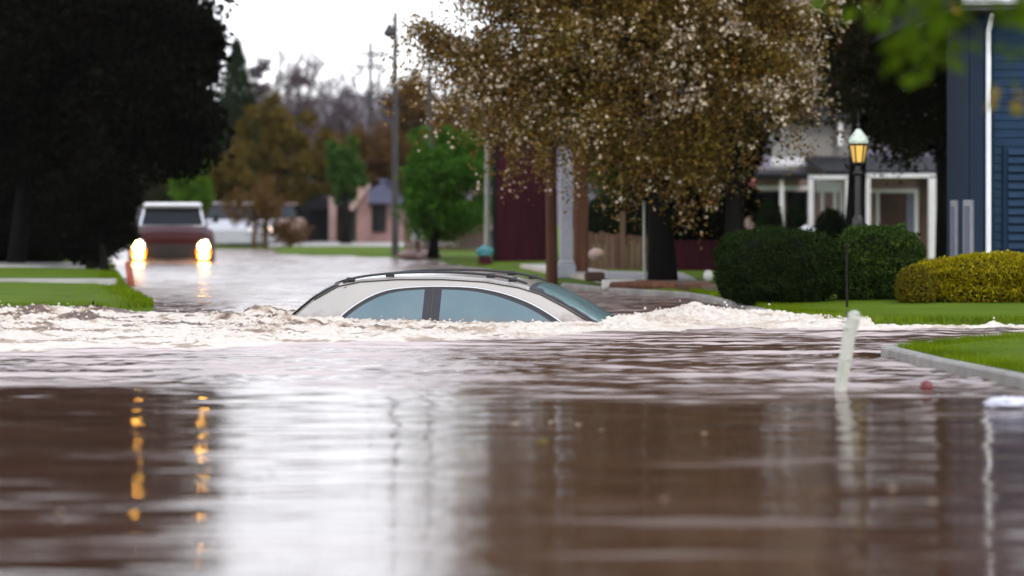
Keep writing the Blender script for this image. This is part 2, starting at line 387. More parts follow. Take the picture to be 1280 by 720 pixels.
upper = [(3.15, 25.15), (2.92, 27.2), (2.72, 29.7), (2.55, 33.0), (2.3, 34.5), (1.55, 36.0), (0.85, 38.6), (0.2, 44), (-0.45, 50.5), (-1.3, 55), (-2.0, 60), (-3.2, 63.5), (-5.5, 66.5), (-6.5, 70), (-7.0, 76), (60, 76), (60, 25.15)]
def land(name, poly, mat, crown=0.0):
    "bank whose rim is a few cm above the water and whose middle rises gently"
    import bmesh
    P = np.array(poly, float); c = P.mean(0)
    mb = MB(); n = len(P)
    rings = [(0, -1.5), (0, .015), (.12, .055), (.45, .09 + crown * .5), (1.6, .10 + crown)]
    V = []
    # inward normals
    A = 0.5 * np.sum(P[:, 0] * np.roll(P[:, 1], -1) - np.roll(P[:, 0], -1) * P[:, 1]); sg = 1 if A > 0 else -1
    e = np.roll(P, -1, 0) - P; en = np.stack([-e[:, 1], e[:, 0]], 1) * sg; en /= np.linalg.norm(en, axis=1)[:, None]
    vn = en + np.roll(en, 1, 0); vn /= np.maximum(.5, np.sum(vn * en, 1))[:, None]
    for d, z in rings:
        for i in range(n): V.append((*(P[i] + vn[i] * d), z))
    Fc = []
    for r_ in range(len(rings) - 1):
        for i in range(n):
            j = (i + 1) % n; q = (r_ * n + i, r_ * n + j, (r_ + 1) * n + j, (r_ + 1) * n + i); Fc.append(q if sg > 0 else q[::-1])
    top = tuple(range((len(rings) - 1) * n, len(rings) * n)); Fc.append(top if sg > 0 else top[::-1])
    mb.add(V, Fc); o = mb.build(name, mat, smooth=False); tag(o, kind='structure'); return o
land('lawn_right', upper, M['grass'], .03)
lower = [(3.02, 20.2), (3.24, 20.75), (4.6, 22.6), (9, 24.0), (30, 24.2), (30, 2), (5.1, 2), (4.2, 9), (3.40, 16.65), (3.15, 18.6)]
land('lawn_front_right', lower, M['grass'], .02)
leftp = [(-4.05, 29.0), (-4.35, 31), (-5.4, 36), (-6.75, 44), (-7.9, 51), (-9.6, 57), (-10.4, 64), (-12, 76), (-60, 76), (-60, 28.6), (-8, 28.8)]
land('lawn_left', leftp, M['grass'], .03)
tag(slab('terrain', [(-399, 77), (399, 77), (399, 699), (-399, 699)], -1.5, .05, M['grass_far']), kind='structure')
# pale concrete kerbs
def kerb(name, pts, w=.13, z0=-.3, z1=.075, mat='kerb'):
    mb = MB(); P = [Vector((x, y, 0)) for x, y in pts]; V = []
    for i, p in enumerate(P):
        t = (P[min(i + 1, len(P) - 1)] - P[max(i - 1, 0)]).normalized(); nn = Vector((-t.y, t.x, 0)) * w / 2
        V += [(p - nn + Vector((0, 0, z0)))[:], (p - nn + Vector((0, 0, z1 - .015)))[:], (p - nn * .75 + Vector((0, 0, z1)))[:], (p + nn * .75 + Vector((0, 0, z1)))[:], (p + nn + Vector((0, 0, z1 - .015)))[:], (p + nn + Vector((0, 0, z0)))[:]]
    Fc = []
    for i in range(len(P) - 1):
        for k in range(5):
            Fc.append((i * 6 + k, i * 6 + k + 1, (i + 1) * 6 + k + 1, (i + 1) * 6 + k))
    Fc += [(0, 1, 2, 3, 4, 5)[::-1], tuple((len(P) - 1) * 6 + k for k in range(6))]
    mb.add(V, Fc); return tag(mb.build(name, M[mat]), kind='structure')
kerb('kerb_front_right', [(3.2, 20.72), (2.97, 20.2), (3.09, 18.6), (3.34, 16.65), (3.7, 13.0), (4.14, 9), (4.8, 4)], .12, -.3, .085)
kerb('kerb_right', [(3.35, 25.1), (3.10, 25.2), (2.87, 27.2), (2.67, 29.7), (2.50, 33.0), (2.25, 34.4), (1.5, 35.9), (.80, 38.5)], .12, -.3, .07)
# pavements
tag(slab('pavement_left', [(-30, 45.6), (-7.4, 46.6), (-7.9, 49.6), (-30, 49.6)], -.3, .16, M['concrete']), kind='structure')
tag(slab('path_left', [(-30, 37.0), (-5.75, 37.0), (-5.85, 37.9), (-30, 37.9)], -.3, .155, M['concrete']), kind='structure')
tag(slab('pavement_right', [(2.7, 37.6), (1.3, 38.0), (.65, 43.0), (.15, 48.0), (.9, 48.0), (1.6, 42.6), (2.75, 41.2)], -.3, .16, M['concrete']), kind='structure')
tag(slab('pavement_far', [(-7.5, 79), (-1.0, 79), (-1.0, 90), (-8.6, 90)], -.3, .085, M['concrete']), kind='structure')
tag(slab('soil_bed', [(2.75, 33.2), (2.75, 36.8), (1.75, 36.8), (2.5, 34.8)], -.3, .16, M['soil']), kind='structure')

# water
xk = np.array([-9, -4.5, -4.15, -2.9, -2.6, -1.6, -.5, .4, 1.2, 2.0, 2.9, 3.6, 4.8, 9.0])
yn = np.array([20.1, 20.3, 20.35, 20.6, 20.7, 21.7, 22.2, 22.8, 24.0, 24.5, 24.75, 24.85, 24.9, 24.9])
yf = np.array([28.4, 28.5, 28.5, 28.4, 28.2, 27.4, 26.5, 26.5, 26.6, 28.2, 26.6, 25.3, 25.25, 25.2])
hk = np.array([.10, .09, .028, .028, .09, .065, .045, .045, .06, .135, .08, .07, .045, .03])
def rough_mask(x, y):
    edge = 16.6 + .9 * fbm(x * .8, y * .5, 5, 4) - .75 * sst(-.8, 1.0, x)
    return sst(edge - .6, edge + 1.1, y)
def wave(x, y):
    r = rough_mask(x, y)
    calm = .0062 * fbm(x * .6, y * 2.0, 11, 3) + .0042 * fbm(x * 1.5, y * 6.5, 12, 2)
    chop = .026 * fbm(x * .55 + y * .12, y * 1.25, 21, 3) + .018 * (.5 - billow(x * 1.5, y * 3.6, 31, 3)) + .013 * fbm(x * 4.5, y * 9, 41, 2)
    near = sst(14, 16.6, y)
    return calm * (1 + .8 * near) + chop * r * (1 - .35 * sst(28, 36, y)) 
def froth_and_sheen(x, y):  # real froth plus paling that imitates reflected sky
    r = rough_mask(x, y)
    a = fbm(x * .55 + .2 * y, y * 4.2, 51, 4) ; b = fbm(x * 2.0, y * 10, 61, 3)
    streak = sst(-.22, .50, a + .6 * b) * r
    zone = .34 + .48 * sst(-.6, 1.6, x) * (1 - sst(26, 29, y))
    far_sheen = .30 * sst(29, 36, y)  # far water paled in the colour for sky caught on its ripples
    edge = np.exp(-((y - (15.9 - .0 * x)) / .16) ** 2) * sst(-.3, .4, x) * sst(-.15, .25, fbm(x * 1.2, y * 2, 71, 3)) * .5
    yn_ = np.interp(x, xk, yn); lip = np.exp(-np.clip(yn_ + .3 - y, 0, 9) / .8) * (.35 + .9 * np.clip(fbm(x * .9, y * 2.5, 85, 4) + .3, 0, 1)) * r * (y < yn_ + 3)
    left_sheen = .6 * r * (1 - sst(-1.5, .8, x)) * sst(-.3, .3, a) * (1 - sst(24, 27, y))  # left chop whitened by colour, standing in for reflected sky
    near = (1 - r) * sst(.30, .55, fbm(x * .55, y * 3.0, 81, 3)) * .22 * sst(-.4, .4, x)
    return np.clip(streak * zone + far_sheen * r * .7 + edge + near + lip * .75 + left_sheen, 0, 1)
def grid(name, x0, x1, nx, y0, y1, ny, zf, mat, parent=None, attrs=(), cull=None, smooth=True):
    xs = np.linspace(x0, x1, nx); ys = np.linspace(y0, y1, ny); xx, yy = np.meshgrid(xs, ys)
    zz = zf(xx, yy); V = np.stack([xx, yy, zz], -1).reshape(-1, 3)
    i = np.arange(ny - 1)[:, None] * nx + np.arange(nx - 1)[None, :]
    I = np.stack([i, i + 1, i + nx + 1, i + nx], -1).reshape(-1, 4)
    if cull is not None:
        k = cull(xx, yy).reshape(-1); I = I[(k[I].max(1))]
        used = np.unique(I); mp = np.full(len(V), -1); mp[used] = np.arange(len(used)); V = V[used]; I = mp[I]; xx = xx.reshape(-1)[used]; yy = yy.reshape(-1)[used]
    o = fast_mesh(name, V, I, 4, mat, parent, smooth=smooth)
    for an, fn in attrs:
        at = o.data.attributes.new(an, 'FLOAT', 'POINT'); at.data.foreach_set('value', np.asarray(fn(xx, yy), dtype=np.float32).ravel())
    return o
def water_mat():
    m, nt, b = newmat('muddy_flood_water'); N = nt.nodes; L = nt.links
    at = N.new('ShaderNodeAttribute'); at.attribute_name = 'froth_and_sheen'
    tc = N.new('ShaderNodeTexCoord'); mp = N.new('ShaderNodeMapping'); mp.inputs['Scale'].default_value = (.5, 2.4, 1)
    L.new(tc.outputs['Object'], mp.inputs[0])
    nz = N.new('ShaderNodeTexNoise'); nz.inputs['Scale'].default_value = 1.0; nz.inputs['Detail'].default_value = 5; L.new(mp.outputs[0], nz.inputs[0])
    rp = N.new('ShaderNodeValToRGB'); rp.color_ramp.elements[0].position = .3; rp.color_ramp.elements[1].position = .7
    rp.color_ramp.elements[0].color = (.050, .024, .015, 1); rp.color_ramp.elements[1].color = (.080, .040, .026, 1); L.new(nz.outputs[0], rp.inputs[0])
    mx = N.new('ShaderNodeMix'); mx.data_type = 'RGBA'; L.new(at.outputs['Fac'], mx.inputs['Factor']); L.new(rp.outputs[0], mx.inputs['A']); mx.inputs['B'].default_value = (.50, .42, .39, 1)
    L.new(mx.outputs['Result'], b.inputs['Base Color'])
    mr = N.new('ShaderNodeMapRange'); mr.inputs['To Min'].default_value = .075; mr.inputs['To Max'].default_value = .6; L.new(at.outputs['Fac'], mr.inputs[0]); L.new(mr.outputs[0], b.inputs['Roughness'])
    b.inputs['IOR'].default_value = 1.333
    m2 = N.new('ShaderNodeMapping'); m2.inputs['Scale'].default_value = (1.6, 16, 1); L.new(tc.outputs['Object'], m2.inputs[0])
    n2 = N.new('ShaderNodeTexNoise'); n2.inputs['Scale'].default_value = 1.0; n2.inputs['Detail'].default_value = 3; L.new(m2.outputs[0], n2.inputs[0])
    bp = N.new('ShaderNodeBump'); bp.inputs['Strength'].default_value = .55; bp.inputs['Distance'].default_value = .004
    L.new(n2.outputs[0], bp.inputs['Height']); L.new(bp.outputs[0], b.inputs['Normal'])
    return m
WM = water_mat()
def fade_wave(x, y): return wave(x, y)
tag(grid('water', -7.2, 7.2, 420, 6.0, 32.0, 900, wave, WM, attrs=[('froth_and_sheen', froth_and_sheen)]), kind='structure')
def wave_far(x, y): return wave(x, y) * (.9) - 0.0
tag(grid('water_far', -26, 8, 300, 31.97, 78.0, 420, lambda x, y: wave(x, y) + .03 * fbm(x * .35, y * .6, 91, 3) * sst(32, 38, y), WM, attrs=[('froth_and_sheen', froth_and_sheen)]), kind='structure')
fl = MB()
for a, b, c, d in ((-300, -20, 300, 6.0), (-300, 6.0, -7.2, 31.97), (7.2, 6.0, 300, 31.97), (-300, 31.97, -26, 78)):
    fl.add([(a, b, -.012), (c, b, -.012), (c, d, -.012), (a, d, -.012)], [(0, 1, 2, 3)])
tag(fl.build('water_outer', WM), kind='structure')

# churning foam where the current hits the car
def foam_mask(x, y):
    a = np.interp(x, xk, yn) + .5 * fbm(x * .8, y * .5, 101, 4); b = np.interp(x, xk, yf) + .35 * fbm(x * .9, y * .6, 111, 3)
    w = np.maximum(.12, np.minimum(.9, (b - a) * .22))
    return sst(a, a + w * 1.8, y) * (1 - sst(b - w * .6, b, y))
crest = [(X(a, b), b, w, h) for a, b, w, h in ((45, 26.8, .16, .07), (105, 26.2, .20, .08), (128, 25.4, .13, .05), (212, 26.4, .12, .07), (285, 25.9, .15, .10), (322, 26.6, .22, .09), (352, 25.2, .14, .06), (392, 24.5, .13, .05), (430, 24.35, .11, .055), (505, 24.45, .12, .05), (540, 24.3, .10, .02), (795, 25.6, .22, .05), (870, 26.0, .2, .05), (1035, 25.2, .10, .05), (1240, 25.1, .07, .06))]
def crests(x, y):
    t = 0
    for cx, cy, w, h in crest: t = t + h / .08 * np.exp(-((x - cx) / w) ** 2 - ((y - cy) / (w * 1.2)) ** 2)
    return t
def foam_h(x, y):
    m = foam_mask(x, y); hh = np.interp(x, xk, hk)
    lump = billow(x * 2.1, y * 1.5, 121, 5, .66) ; big = fbm(x * .9, y * .8, 131, 3) * .5 + .5
    up = sst(np.interp(x, xk, yn), np.interp(x, xk, yf) - .6, y)
    lf = np.interp(x, [-4.5, -4.15, -2.9, -2.6], [1, .5, .5, 1])
    fine = lf * .024 * fbm(x * 13, y * 11, 141, 3) + .020 * billow(x * 26, y * 22, 145, 2)
    return wave(x, y) * (1 - m) - .012 + m * (.022 + hh * (.35 + .65 * up) * (.25 + big * .7 + 1.55 * lump)) + m * fine * (1 + up) + m * .085 * crests(x, y) * (.35 + 2.2 * billow(x * 5, y * 5, 171, 4, .65))
def foam_tone(x, y):
    a = fbm(x * 1.5, y * 1.6, 151, 4) + .55 * fbm(x * 6, y * 5, 155, 3)
    left = 1 - .75 * sst(-1.2, .3, x)
    up = sst(np.interp(x, xk, yn) + .8, np.interp(x, xk, yf) - .8, y)
    cr = np.clip(crests(x, y), 0, 1.2) * sst(-.30, .35, fbm(x * 6, y * 5, 175, 3)) * (x < 0)
    return np.clip(cr * .9 + 1.15 * sst(.08, .40, a) * left * (.45 + .55 * up) + .10 * sst(-.1, .5, fbm(x * 3, y * 8, 157, 3)), 0, 1)
def foam_mat():
    m, nt, b = newmat('river_foam'); N = nt.nodes; L = nt.links
    at = N.new('ShaderNodeAttribute'); at.attribute_name = 'tone'
    rp = N.new('ShaderNodeValToRGB'); e = rp.color_ramp.elements
    e[0].position = 0; e[0].color = (.63, .57, .485, 1); e[1].position = 1; e[1].color = (.09, .048, .026, 1)
    k = e.new(.35); k.color = (.37, .275, .19, 1)
    tc = N.new('ShaderNodeTexCoord'); nz = N.new('ShaderNodeTexNoise'); nz.inputs['Scale'].default_value = 22; nz.inputs['Detail'].default_value = 6; L.new(tc.outputs['Object'], nz.inputs[0])
    ma = N.new('ShaderNodeMath'); ma.operation = 'MULTIPLY_ADD'; ma.inputs[1].default_value = .5; L.new(nz.outputs[0], ma.inputs[0])
    sb = N.new('ShaderNodeMath'); sb.operation = 'SUBTRACT'; sb.inputs[1].default_value = .22; L.new(ma.outputs[0], sb.inputs[0]); L.new(at.outputs['Fac'], ma.inputs[2])
    L.new(sb.outputs[0], rp.inputs[0]); L.new(rp.outputs[0], b.inputs['Base Color']); b.inputs['Roughness'].default_value = .45
    bp = N.new('ShaderNodeBump'); bp.inputs['Strength'].default_value = .7; bp.inputs['Distance'].default_value = .015
    n2 = N.new('ShaderNodeTexNoise'); n2.inputs['Scale'].default_value = 55; n2.inputs['Detail'].default_value = 4; L.new(tc.outputs['Object'], n2.inputs[0])
    L.new(n2.outputs[0], bp.inputs['Height']); L.new(bp.outputs[0], b.inputs['Normal'])
    return m
FM = foam_mat()
fo = grid('foam', -8.6, 7.0, 700, 20.2, 28.9, 330, foam_h, FM, attrs=[('tone', foam_tone)], cull=lambda x, y: foam_mask(x, y) > .02)
tag(fo, 'cream white churning foam band breaking round the sunken car', 'foam', kind='stuff')
# thrown droplets and clots of froth
n = 2600; sx = rng.uniform(-8, 5, n); sy = rng.uniform(22, 28, n); mk = foam_mask(sx, sy); hh = np.interp(sx, xk, hk)
cl = fbm(sx * 1.4, sy * .9, 161, 3); ok = (mk > .6) & (cl > .02); sx, sy, hh = sx[ok], sy[ok], hh[ok]
sz = foam_h(sx, sy) + rng.uniform(0, 1, len(sx)) ** 2 * (hh * .7 + .01)
rd = rng.uniform(.006, .019, len(sx))
oc = np.array([(1, 0, 0), (-1, 0, 0), (0, 1, 0), (0, -1, 0), (0, 0, 1), (0, 0, -1)], float); of = np.array([(0, 2, 4), (2, 1, 4), (1, 3, 4), (3, 0, 4), (2, 0, 5), (1, 2, 5), (3, 1, 5), (0, 3, 5)])
V = (np.stack([sx, sy, sz], 1)[:, None, :] + oc[None] * rd[:, None, None] * rng.uniform(.6, 1.4, (len(sx), 6, 1))).reshape(-1, 3)
I = (np.arange(len(sx))[:, None, None] * 6 + of[None]).reshape(-1, 3)
sp = fast_mesh('spray', V, I, 3, FM, smooth=True); tag(sp, 'small white droplets thrown up above the foam band', 'spray', kind='stuff')

# grass blades on the lawns
def inpoly(x, y, poly):
    r = np.zeros(len(x), bool); j = len(poly) - 1
    for i in range(len(poly)):
        xi, yi = poly[i]; xj, yj = poly[j]
        c = ((yi > y) != (yj > y)) & (x < (xj - xi) * (y - yi) / (yj - yi + 1e-12) + xi); r ^= c; j = i
    return r
def blades(name, poly, box, n, h, w, label):
    x = rng.uniform(box[0], box[1], n); y = rng.uniform(box[2], box[3], n); k = inpoly(x, y, poly)
    k &= ~((y > 36.9) & (y < 38) & (x < 0)) & ~((y > 45.4) & (y < 49.7) & (x < 0)); x = x[k]; y = y[k]; n = len(x)
    a = rng.uniform(0, 2 * np.pi, n); hh = h * rng.uniform(.5, 1.4, n) * (1 + .5 * fbm(x * 1.1, y * 1.1, 171, 3)); le = rng.normal(0, .35, (n, 2)) * hh[:, None]
    z = np.full(n, .05)
    A = np.stack([x - np.cos(a) * w, y - np.sin(a) * w, z], 1); B = np.stack([x + np.cos(a) * w, y + np.sin(a) * w, z], 1); T = np.stack([x + le[:, 0], y + le[:, 1], z + .055 + hh], 1)
    o = fast_mesh(name, np.stack([A, B, T], 1).reshape(-1, 3), np.arange(3 * n).reshape(-1, 3), 3, M['blade'])
    tag(o, label, 'grass', kind='stuff')
shr = lambda poly, c, k: [(c[0] + (x - c[0]) * k, c[1] + (y - c[1]) * k) for x, y in poly]
blades('grass', lower, (2.9, 6.2, 15.5, 24.2), 60000, .018, .004, 'short bright green grass of the front right kerbed lawn')
blades('grass', upper, (2.4, 8, 25.2, 36), 90000, .018, .006, 'bright green grass in front of the clipped hedges')
blades('grass', leftp, (-14, -4, 28.7, 56), 120000, .020, .009, 'bright green grass of the left bank under the dark tree')

# ------------------------------------------------------------------ submerged car
def muddy(m, z0, z1, col):
    nt = m.node_tree; N = nt.nodes; L = nt.links; b = N['Principled BSDF']; src = b.inputs['Base Color'].links[0].from_socket
    tc = N.new('ShaderNodeTexCoord'); sx = N.new('ShaderNodeSeparateXYZ'); L.new(tc.outputs['Object'], sx.inputs[0]); nz = N.new('ShaderNodeTexNoise'); nz.inputs['Scale'].default_value = 9; nz.inputs['Detail'].default_value = 8; nz.inputs['Roughness'].default_value = .75; L.new(tc.outputs['Object'], nz.inputs[0])
    a = N.new('ShaderNodeMath'); a.operation = 'MULTIPLY_ADD'; a.inputs[1].default_value = -.34; L.new(nz.outputs[0], a.inputs[0]); L.new(sx.outputs['Z'], a.inputs[2])
    mr = N.new('ShaderNodeMapRange'); mr.inputs['From Min'].default_value = z0; mr.inputs['From Max'].default_value = z1; mr.inputs['To Min'].default_value = .75; mr.inputs['To Max'].default_value = 0; L.new(a.outputs[0], mr.inputs[0])
    mx = N.new('ShaderNodeMix'); mx.data_type = 'RGBA'; L.new(mr.outputs[0], mx.inputs['Factor']); L.new(src, mx.inputs['A']); mx.inputs['B'].default_value = (*col, 1); L.new(mx.outputs['Result'], b.inputs['Base Color'])
muddy(M['silver'], -.12, .02, (.20, .13, .085)); muddy(M['glass_teal'], -.15, -.03, (.17, .12, .08))
def build_car():
    root = empty('car', (-.575, 26.05, -.03), 'silver estate car sunk to its windows in churning brown floodwater', 'car', None, R(-11))
    BZ = -.06; root.scale = (1.06, 1, 1)
    # stations along the car: x, half width at belt, top z, half width at roof edge
    S = [(-2.45, .62, -.16, .40), (-2.36, .78, -.03, .55), (-2.0, .83, .02, .60), (-1.62, .85, .05, .62), (-1.50, .85, .12, .62), (-1.25, .86, .34, .59), (-1.02, .865, .475, .575), (-.80, .87, .522, .57), (-.45, .87, .547, .575), (0, .87, .550, .58), (.40, .87, .527, .575), (.72, .87, .472, .57), (.92, .87, .41, .57),
         (1.15, .87, .29, .595), (1.38, .865, .15, .62), (1.58, .86, .02, .66), (1.72, .855, -.03, .68), (2.1, .83, -.07, .66), (2.45, .76, -.13, .58), (2.62, .60, -.22, .42)]
    prof = []
    V = []; 
    for x, wb, zt, wr in S:
        low = .86 if abs(x) < 2.2 else wb * .97
        rz = max(zt - .055, BZ + .01 if zt > BZ + .08 else zt - .03)
        bz = min(BZ, zt - .05)
        sec = [(wb * .90, -1.02), (wb * .99, -.80), (wb, -.45), (wb * .99, -.18), (wb * .965, bz)]
        for t in (.33, .66): sec.append((wb * .965 + (wr - wb * .965) * t , bz + (rz - bz) * t))
        sec += [(wr, rz), (wr * .955, rz + .03), (wr * .82, zt - .012), (wr * .5, zt + .006), (0, zt + .012)]
        full = [(-a, z) for a, z in sec] + [(a, z) for a, z in sec[:-1][::-1]]
        V.append([(x, a, z) for a, z in full])
    ns = len(V[0]); mb = MB(); Vf = [p for r in V for p in r]; Fc = []
    for i in range(len(V) - 1):
        for k in range(ns - 1): Fc.append((i * ns + k, (i + 1) * ns + k, (i + 1) * ns + k + 1, i * ns + k + 1))
    Fc.append(tuple(range(ns))); Fc.append(tuple((len(V) - 1) * ns + k for k in range(ns))[::-1])
    mb.add(Vf, Fc); body = mb.build('body', M['silver'], root, True, True)
    # side plane (near side = -y)
    def sy(z, lift, sx=-1):
        wb = .84; t = (z - BZ) / (.495 - BZ); return sx * (wb + (.575 - wb) * t + lift)
    def side_panel(name, pts, lift, mat, sx, thick=.012, par=root):
        n = len(pts); q = MB(); A = [(x, sy(z, lift, sx), z) for x, z in pts]; B = [(x, sy(z, lift - thick, sx), z) for x, z in pts]
        f = [tuple(range(n)), tuple(range(n, 2 * n))[::-1]] + [(i, n + i, n + (i + 1) % n, (i + 1) % n) for i in range(n)]
        if sx < 0: f = [t[::-1] for t in f]
        q.add(A + B, f); return q.build(name, mat, par, True)
    def arc(pts, k=4):
        out = []
        for i in range(len(pts) - 1):
            a, b = pts[i], pts[i + 1]; p0 = pts[max(i - 1, 0)]; p3 = pts[min(i + 2, len(pts) - 1)]
            for j in range(k):
                t = j / k
                out.append(tuple(.5 * ((2 * a[d]) + (-p0[d] + b[d]) * t + (2 * p0[d] - 5 * a[d] + 4 * b[d] - p3[d]) * t * t + (-p0[d] + 3 * a[d] - 3 * b[d] + p3[d]) * t ** 3) for d in (0, 1)))
        out.append(pts[-1]); return out
    rearw = arc([(-1.03, -.04), (-.98, .03), (-.86, .155), (-.72, .262), (-.55, .345), (-.38, .385), (-.165, .402)])
    frontw = arc([(.0, .402), (.25, .392), (.48, .352), (.68, .29), (.88, .205), (1.10, .07), (1.2, -.04)])
    whole = arc([(-1.09, -.05), (-1.03, .035), (-.90, .18), (-.74, .30), (-.56, .383), (-.36, .418), (-.08, .432), (.26, .426), (.50, .390), (.71, .33), (.93, .235), (1.17, .085), (1.3, -.05)])
    for sx in (-1, 1):
        side_panel('window_surround', whole, .006, M['rubber'], sx)
        side_panel('window', rearw + [(-.165, -.04)], .011, M['glass_teal'], sx)
        side_panel('window', frontw + [(.0, -.04)], .011, M['glass_teal'], sx)
        q = MB(); q.tube([(x, sy(z, .010, sx), z) for x, z in whole], .0085, 6); q.build('window_trim', M['chrome'], root, True, True)
        # pillar seam lines
        q = MB(); q.tube([(-.082, sy(-.04, .008, sx), -.04), (-.082, sy(.42, .008, sx), .42)], .006, 5); q.build('door_seam', M['black'], root, True)
        # roof rail
        z0 = [(-.98, .462), (-.88, .505), (-.70, .538), (-.4, .565), (0, .572), (.38, .553), (.64, .513), (.80, .462)]
        yr = .548
        q = MB(); q.tube([(x, sx * yr, z) for x, z in arc(z0, 3)], [.010] + [.0125] * (3 * 7 - 1) + [.009], 8)
        for xx, zz in ((-.9, .488), (-.52, .540), (.45, .535), (.66, .497)): q.box((xx, sx * yr, zz + .005), (.08, .020, .045))
        q.build('roof_rail', M['rubber'], root, True, True)
        # roof gutter line
        q = MB(); q.tube([(x, sx * (wr + .002), zt - .05) for x, wb, zt, wr in S[5:15]], .006, 5); q.build('roof_gutter', M['rubber'], root, True, True)
        q = MB(); q.tube([(x + .085, sx * (wr + .004 + .30 * max(0, .3 - max(zt, .06)) * .4), zt - .055) for x, wb, zt, wr in S[3:7]], .008, 5); q.build('rear_glass_seal', M['rubber'], root, True, True)
        # door mirror
        q = MB(); q.box((1.18, sx * .93, -.045), (.09, .16, .09), None, 0, .03); q.build('door_mirror', M['silver'], root, True, True)
    # windscreen and rear glass, curved sheets just proud of the body
    def glass(name, xs, wf, mat, lift, par=root, ins=.93):
        q = MB(); V = []; ny = 13
        for x in xs:
            zt = np.interp(x, [s[0] for s in S], [s[2] for s in S]); wr = np.interp(x, [s[0] for s in S], [s[3] for s in S]) * wf
            for j in range(ny):
                u = -1 + 2 * j / (ny - 1); z = zt + .012 - .020 * abs(u) ** 2 - .028 * abs(u) ** 6
                V.append((x + (.02 if x > 0 else -.02), u * wr, z + lift))
        Fc = [(i * ny + j, (i + 1) * ny + j, (i + 1) * ny + j + 1, i * ny + j + 1) for i in range(len(xs) - 1) for j in range(ny - 1)]
        q.add(V, Fc); return q.build(name, mat, par, True, True)
    ws = glass('windscreen_surround', np.linspace(.80, 1.64, 9), 1.0, M['rubber'], .006)
    glass('windscreen', np.linspace(.86, 1.60, 9), .93, M['glass_pale'], .016)
    glass('rear_window_surround', np.linspace(-1.66, -1.0, 9), 1.0, M['rubber'], .006)
    glass('rear_window', np.linspace(-1.62, -1.06, 9), .93, M['glass_pale'], .016)
    for xw in (-1.45, 1.5):
        for sx in (-1, 1):
            q = MB(); q.lathe((xw, sx * .78, -.95), [(.05, -.10), (.30, -.10), (.325, -.06), (.325, .06), (.30, .10), (.05, .10)], 20, rot=(R(90), 0, 0)); w = q.build('wheel', M['rubber'], root, True, True)
    return root
build_car()

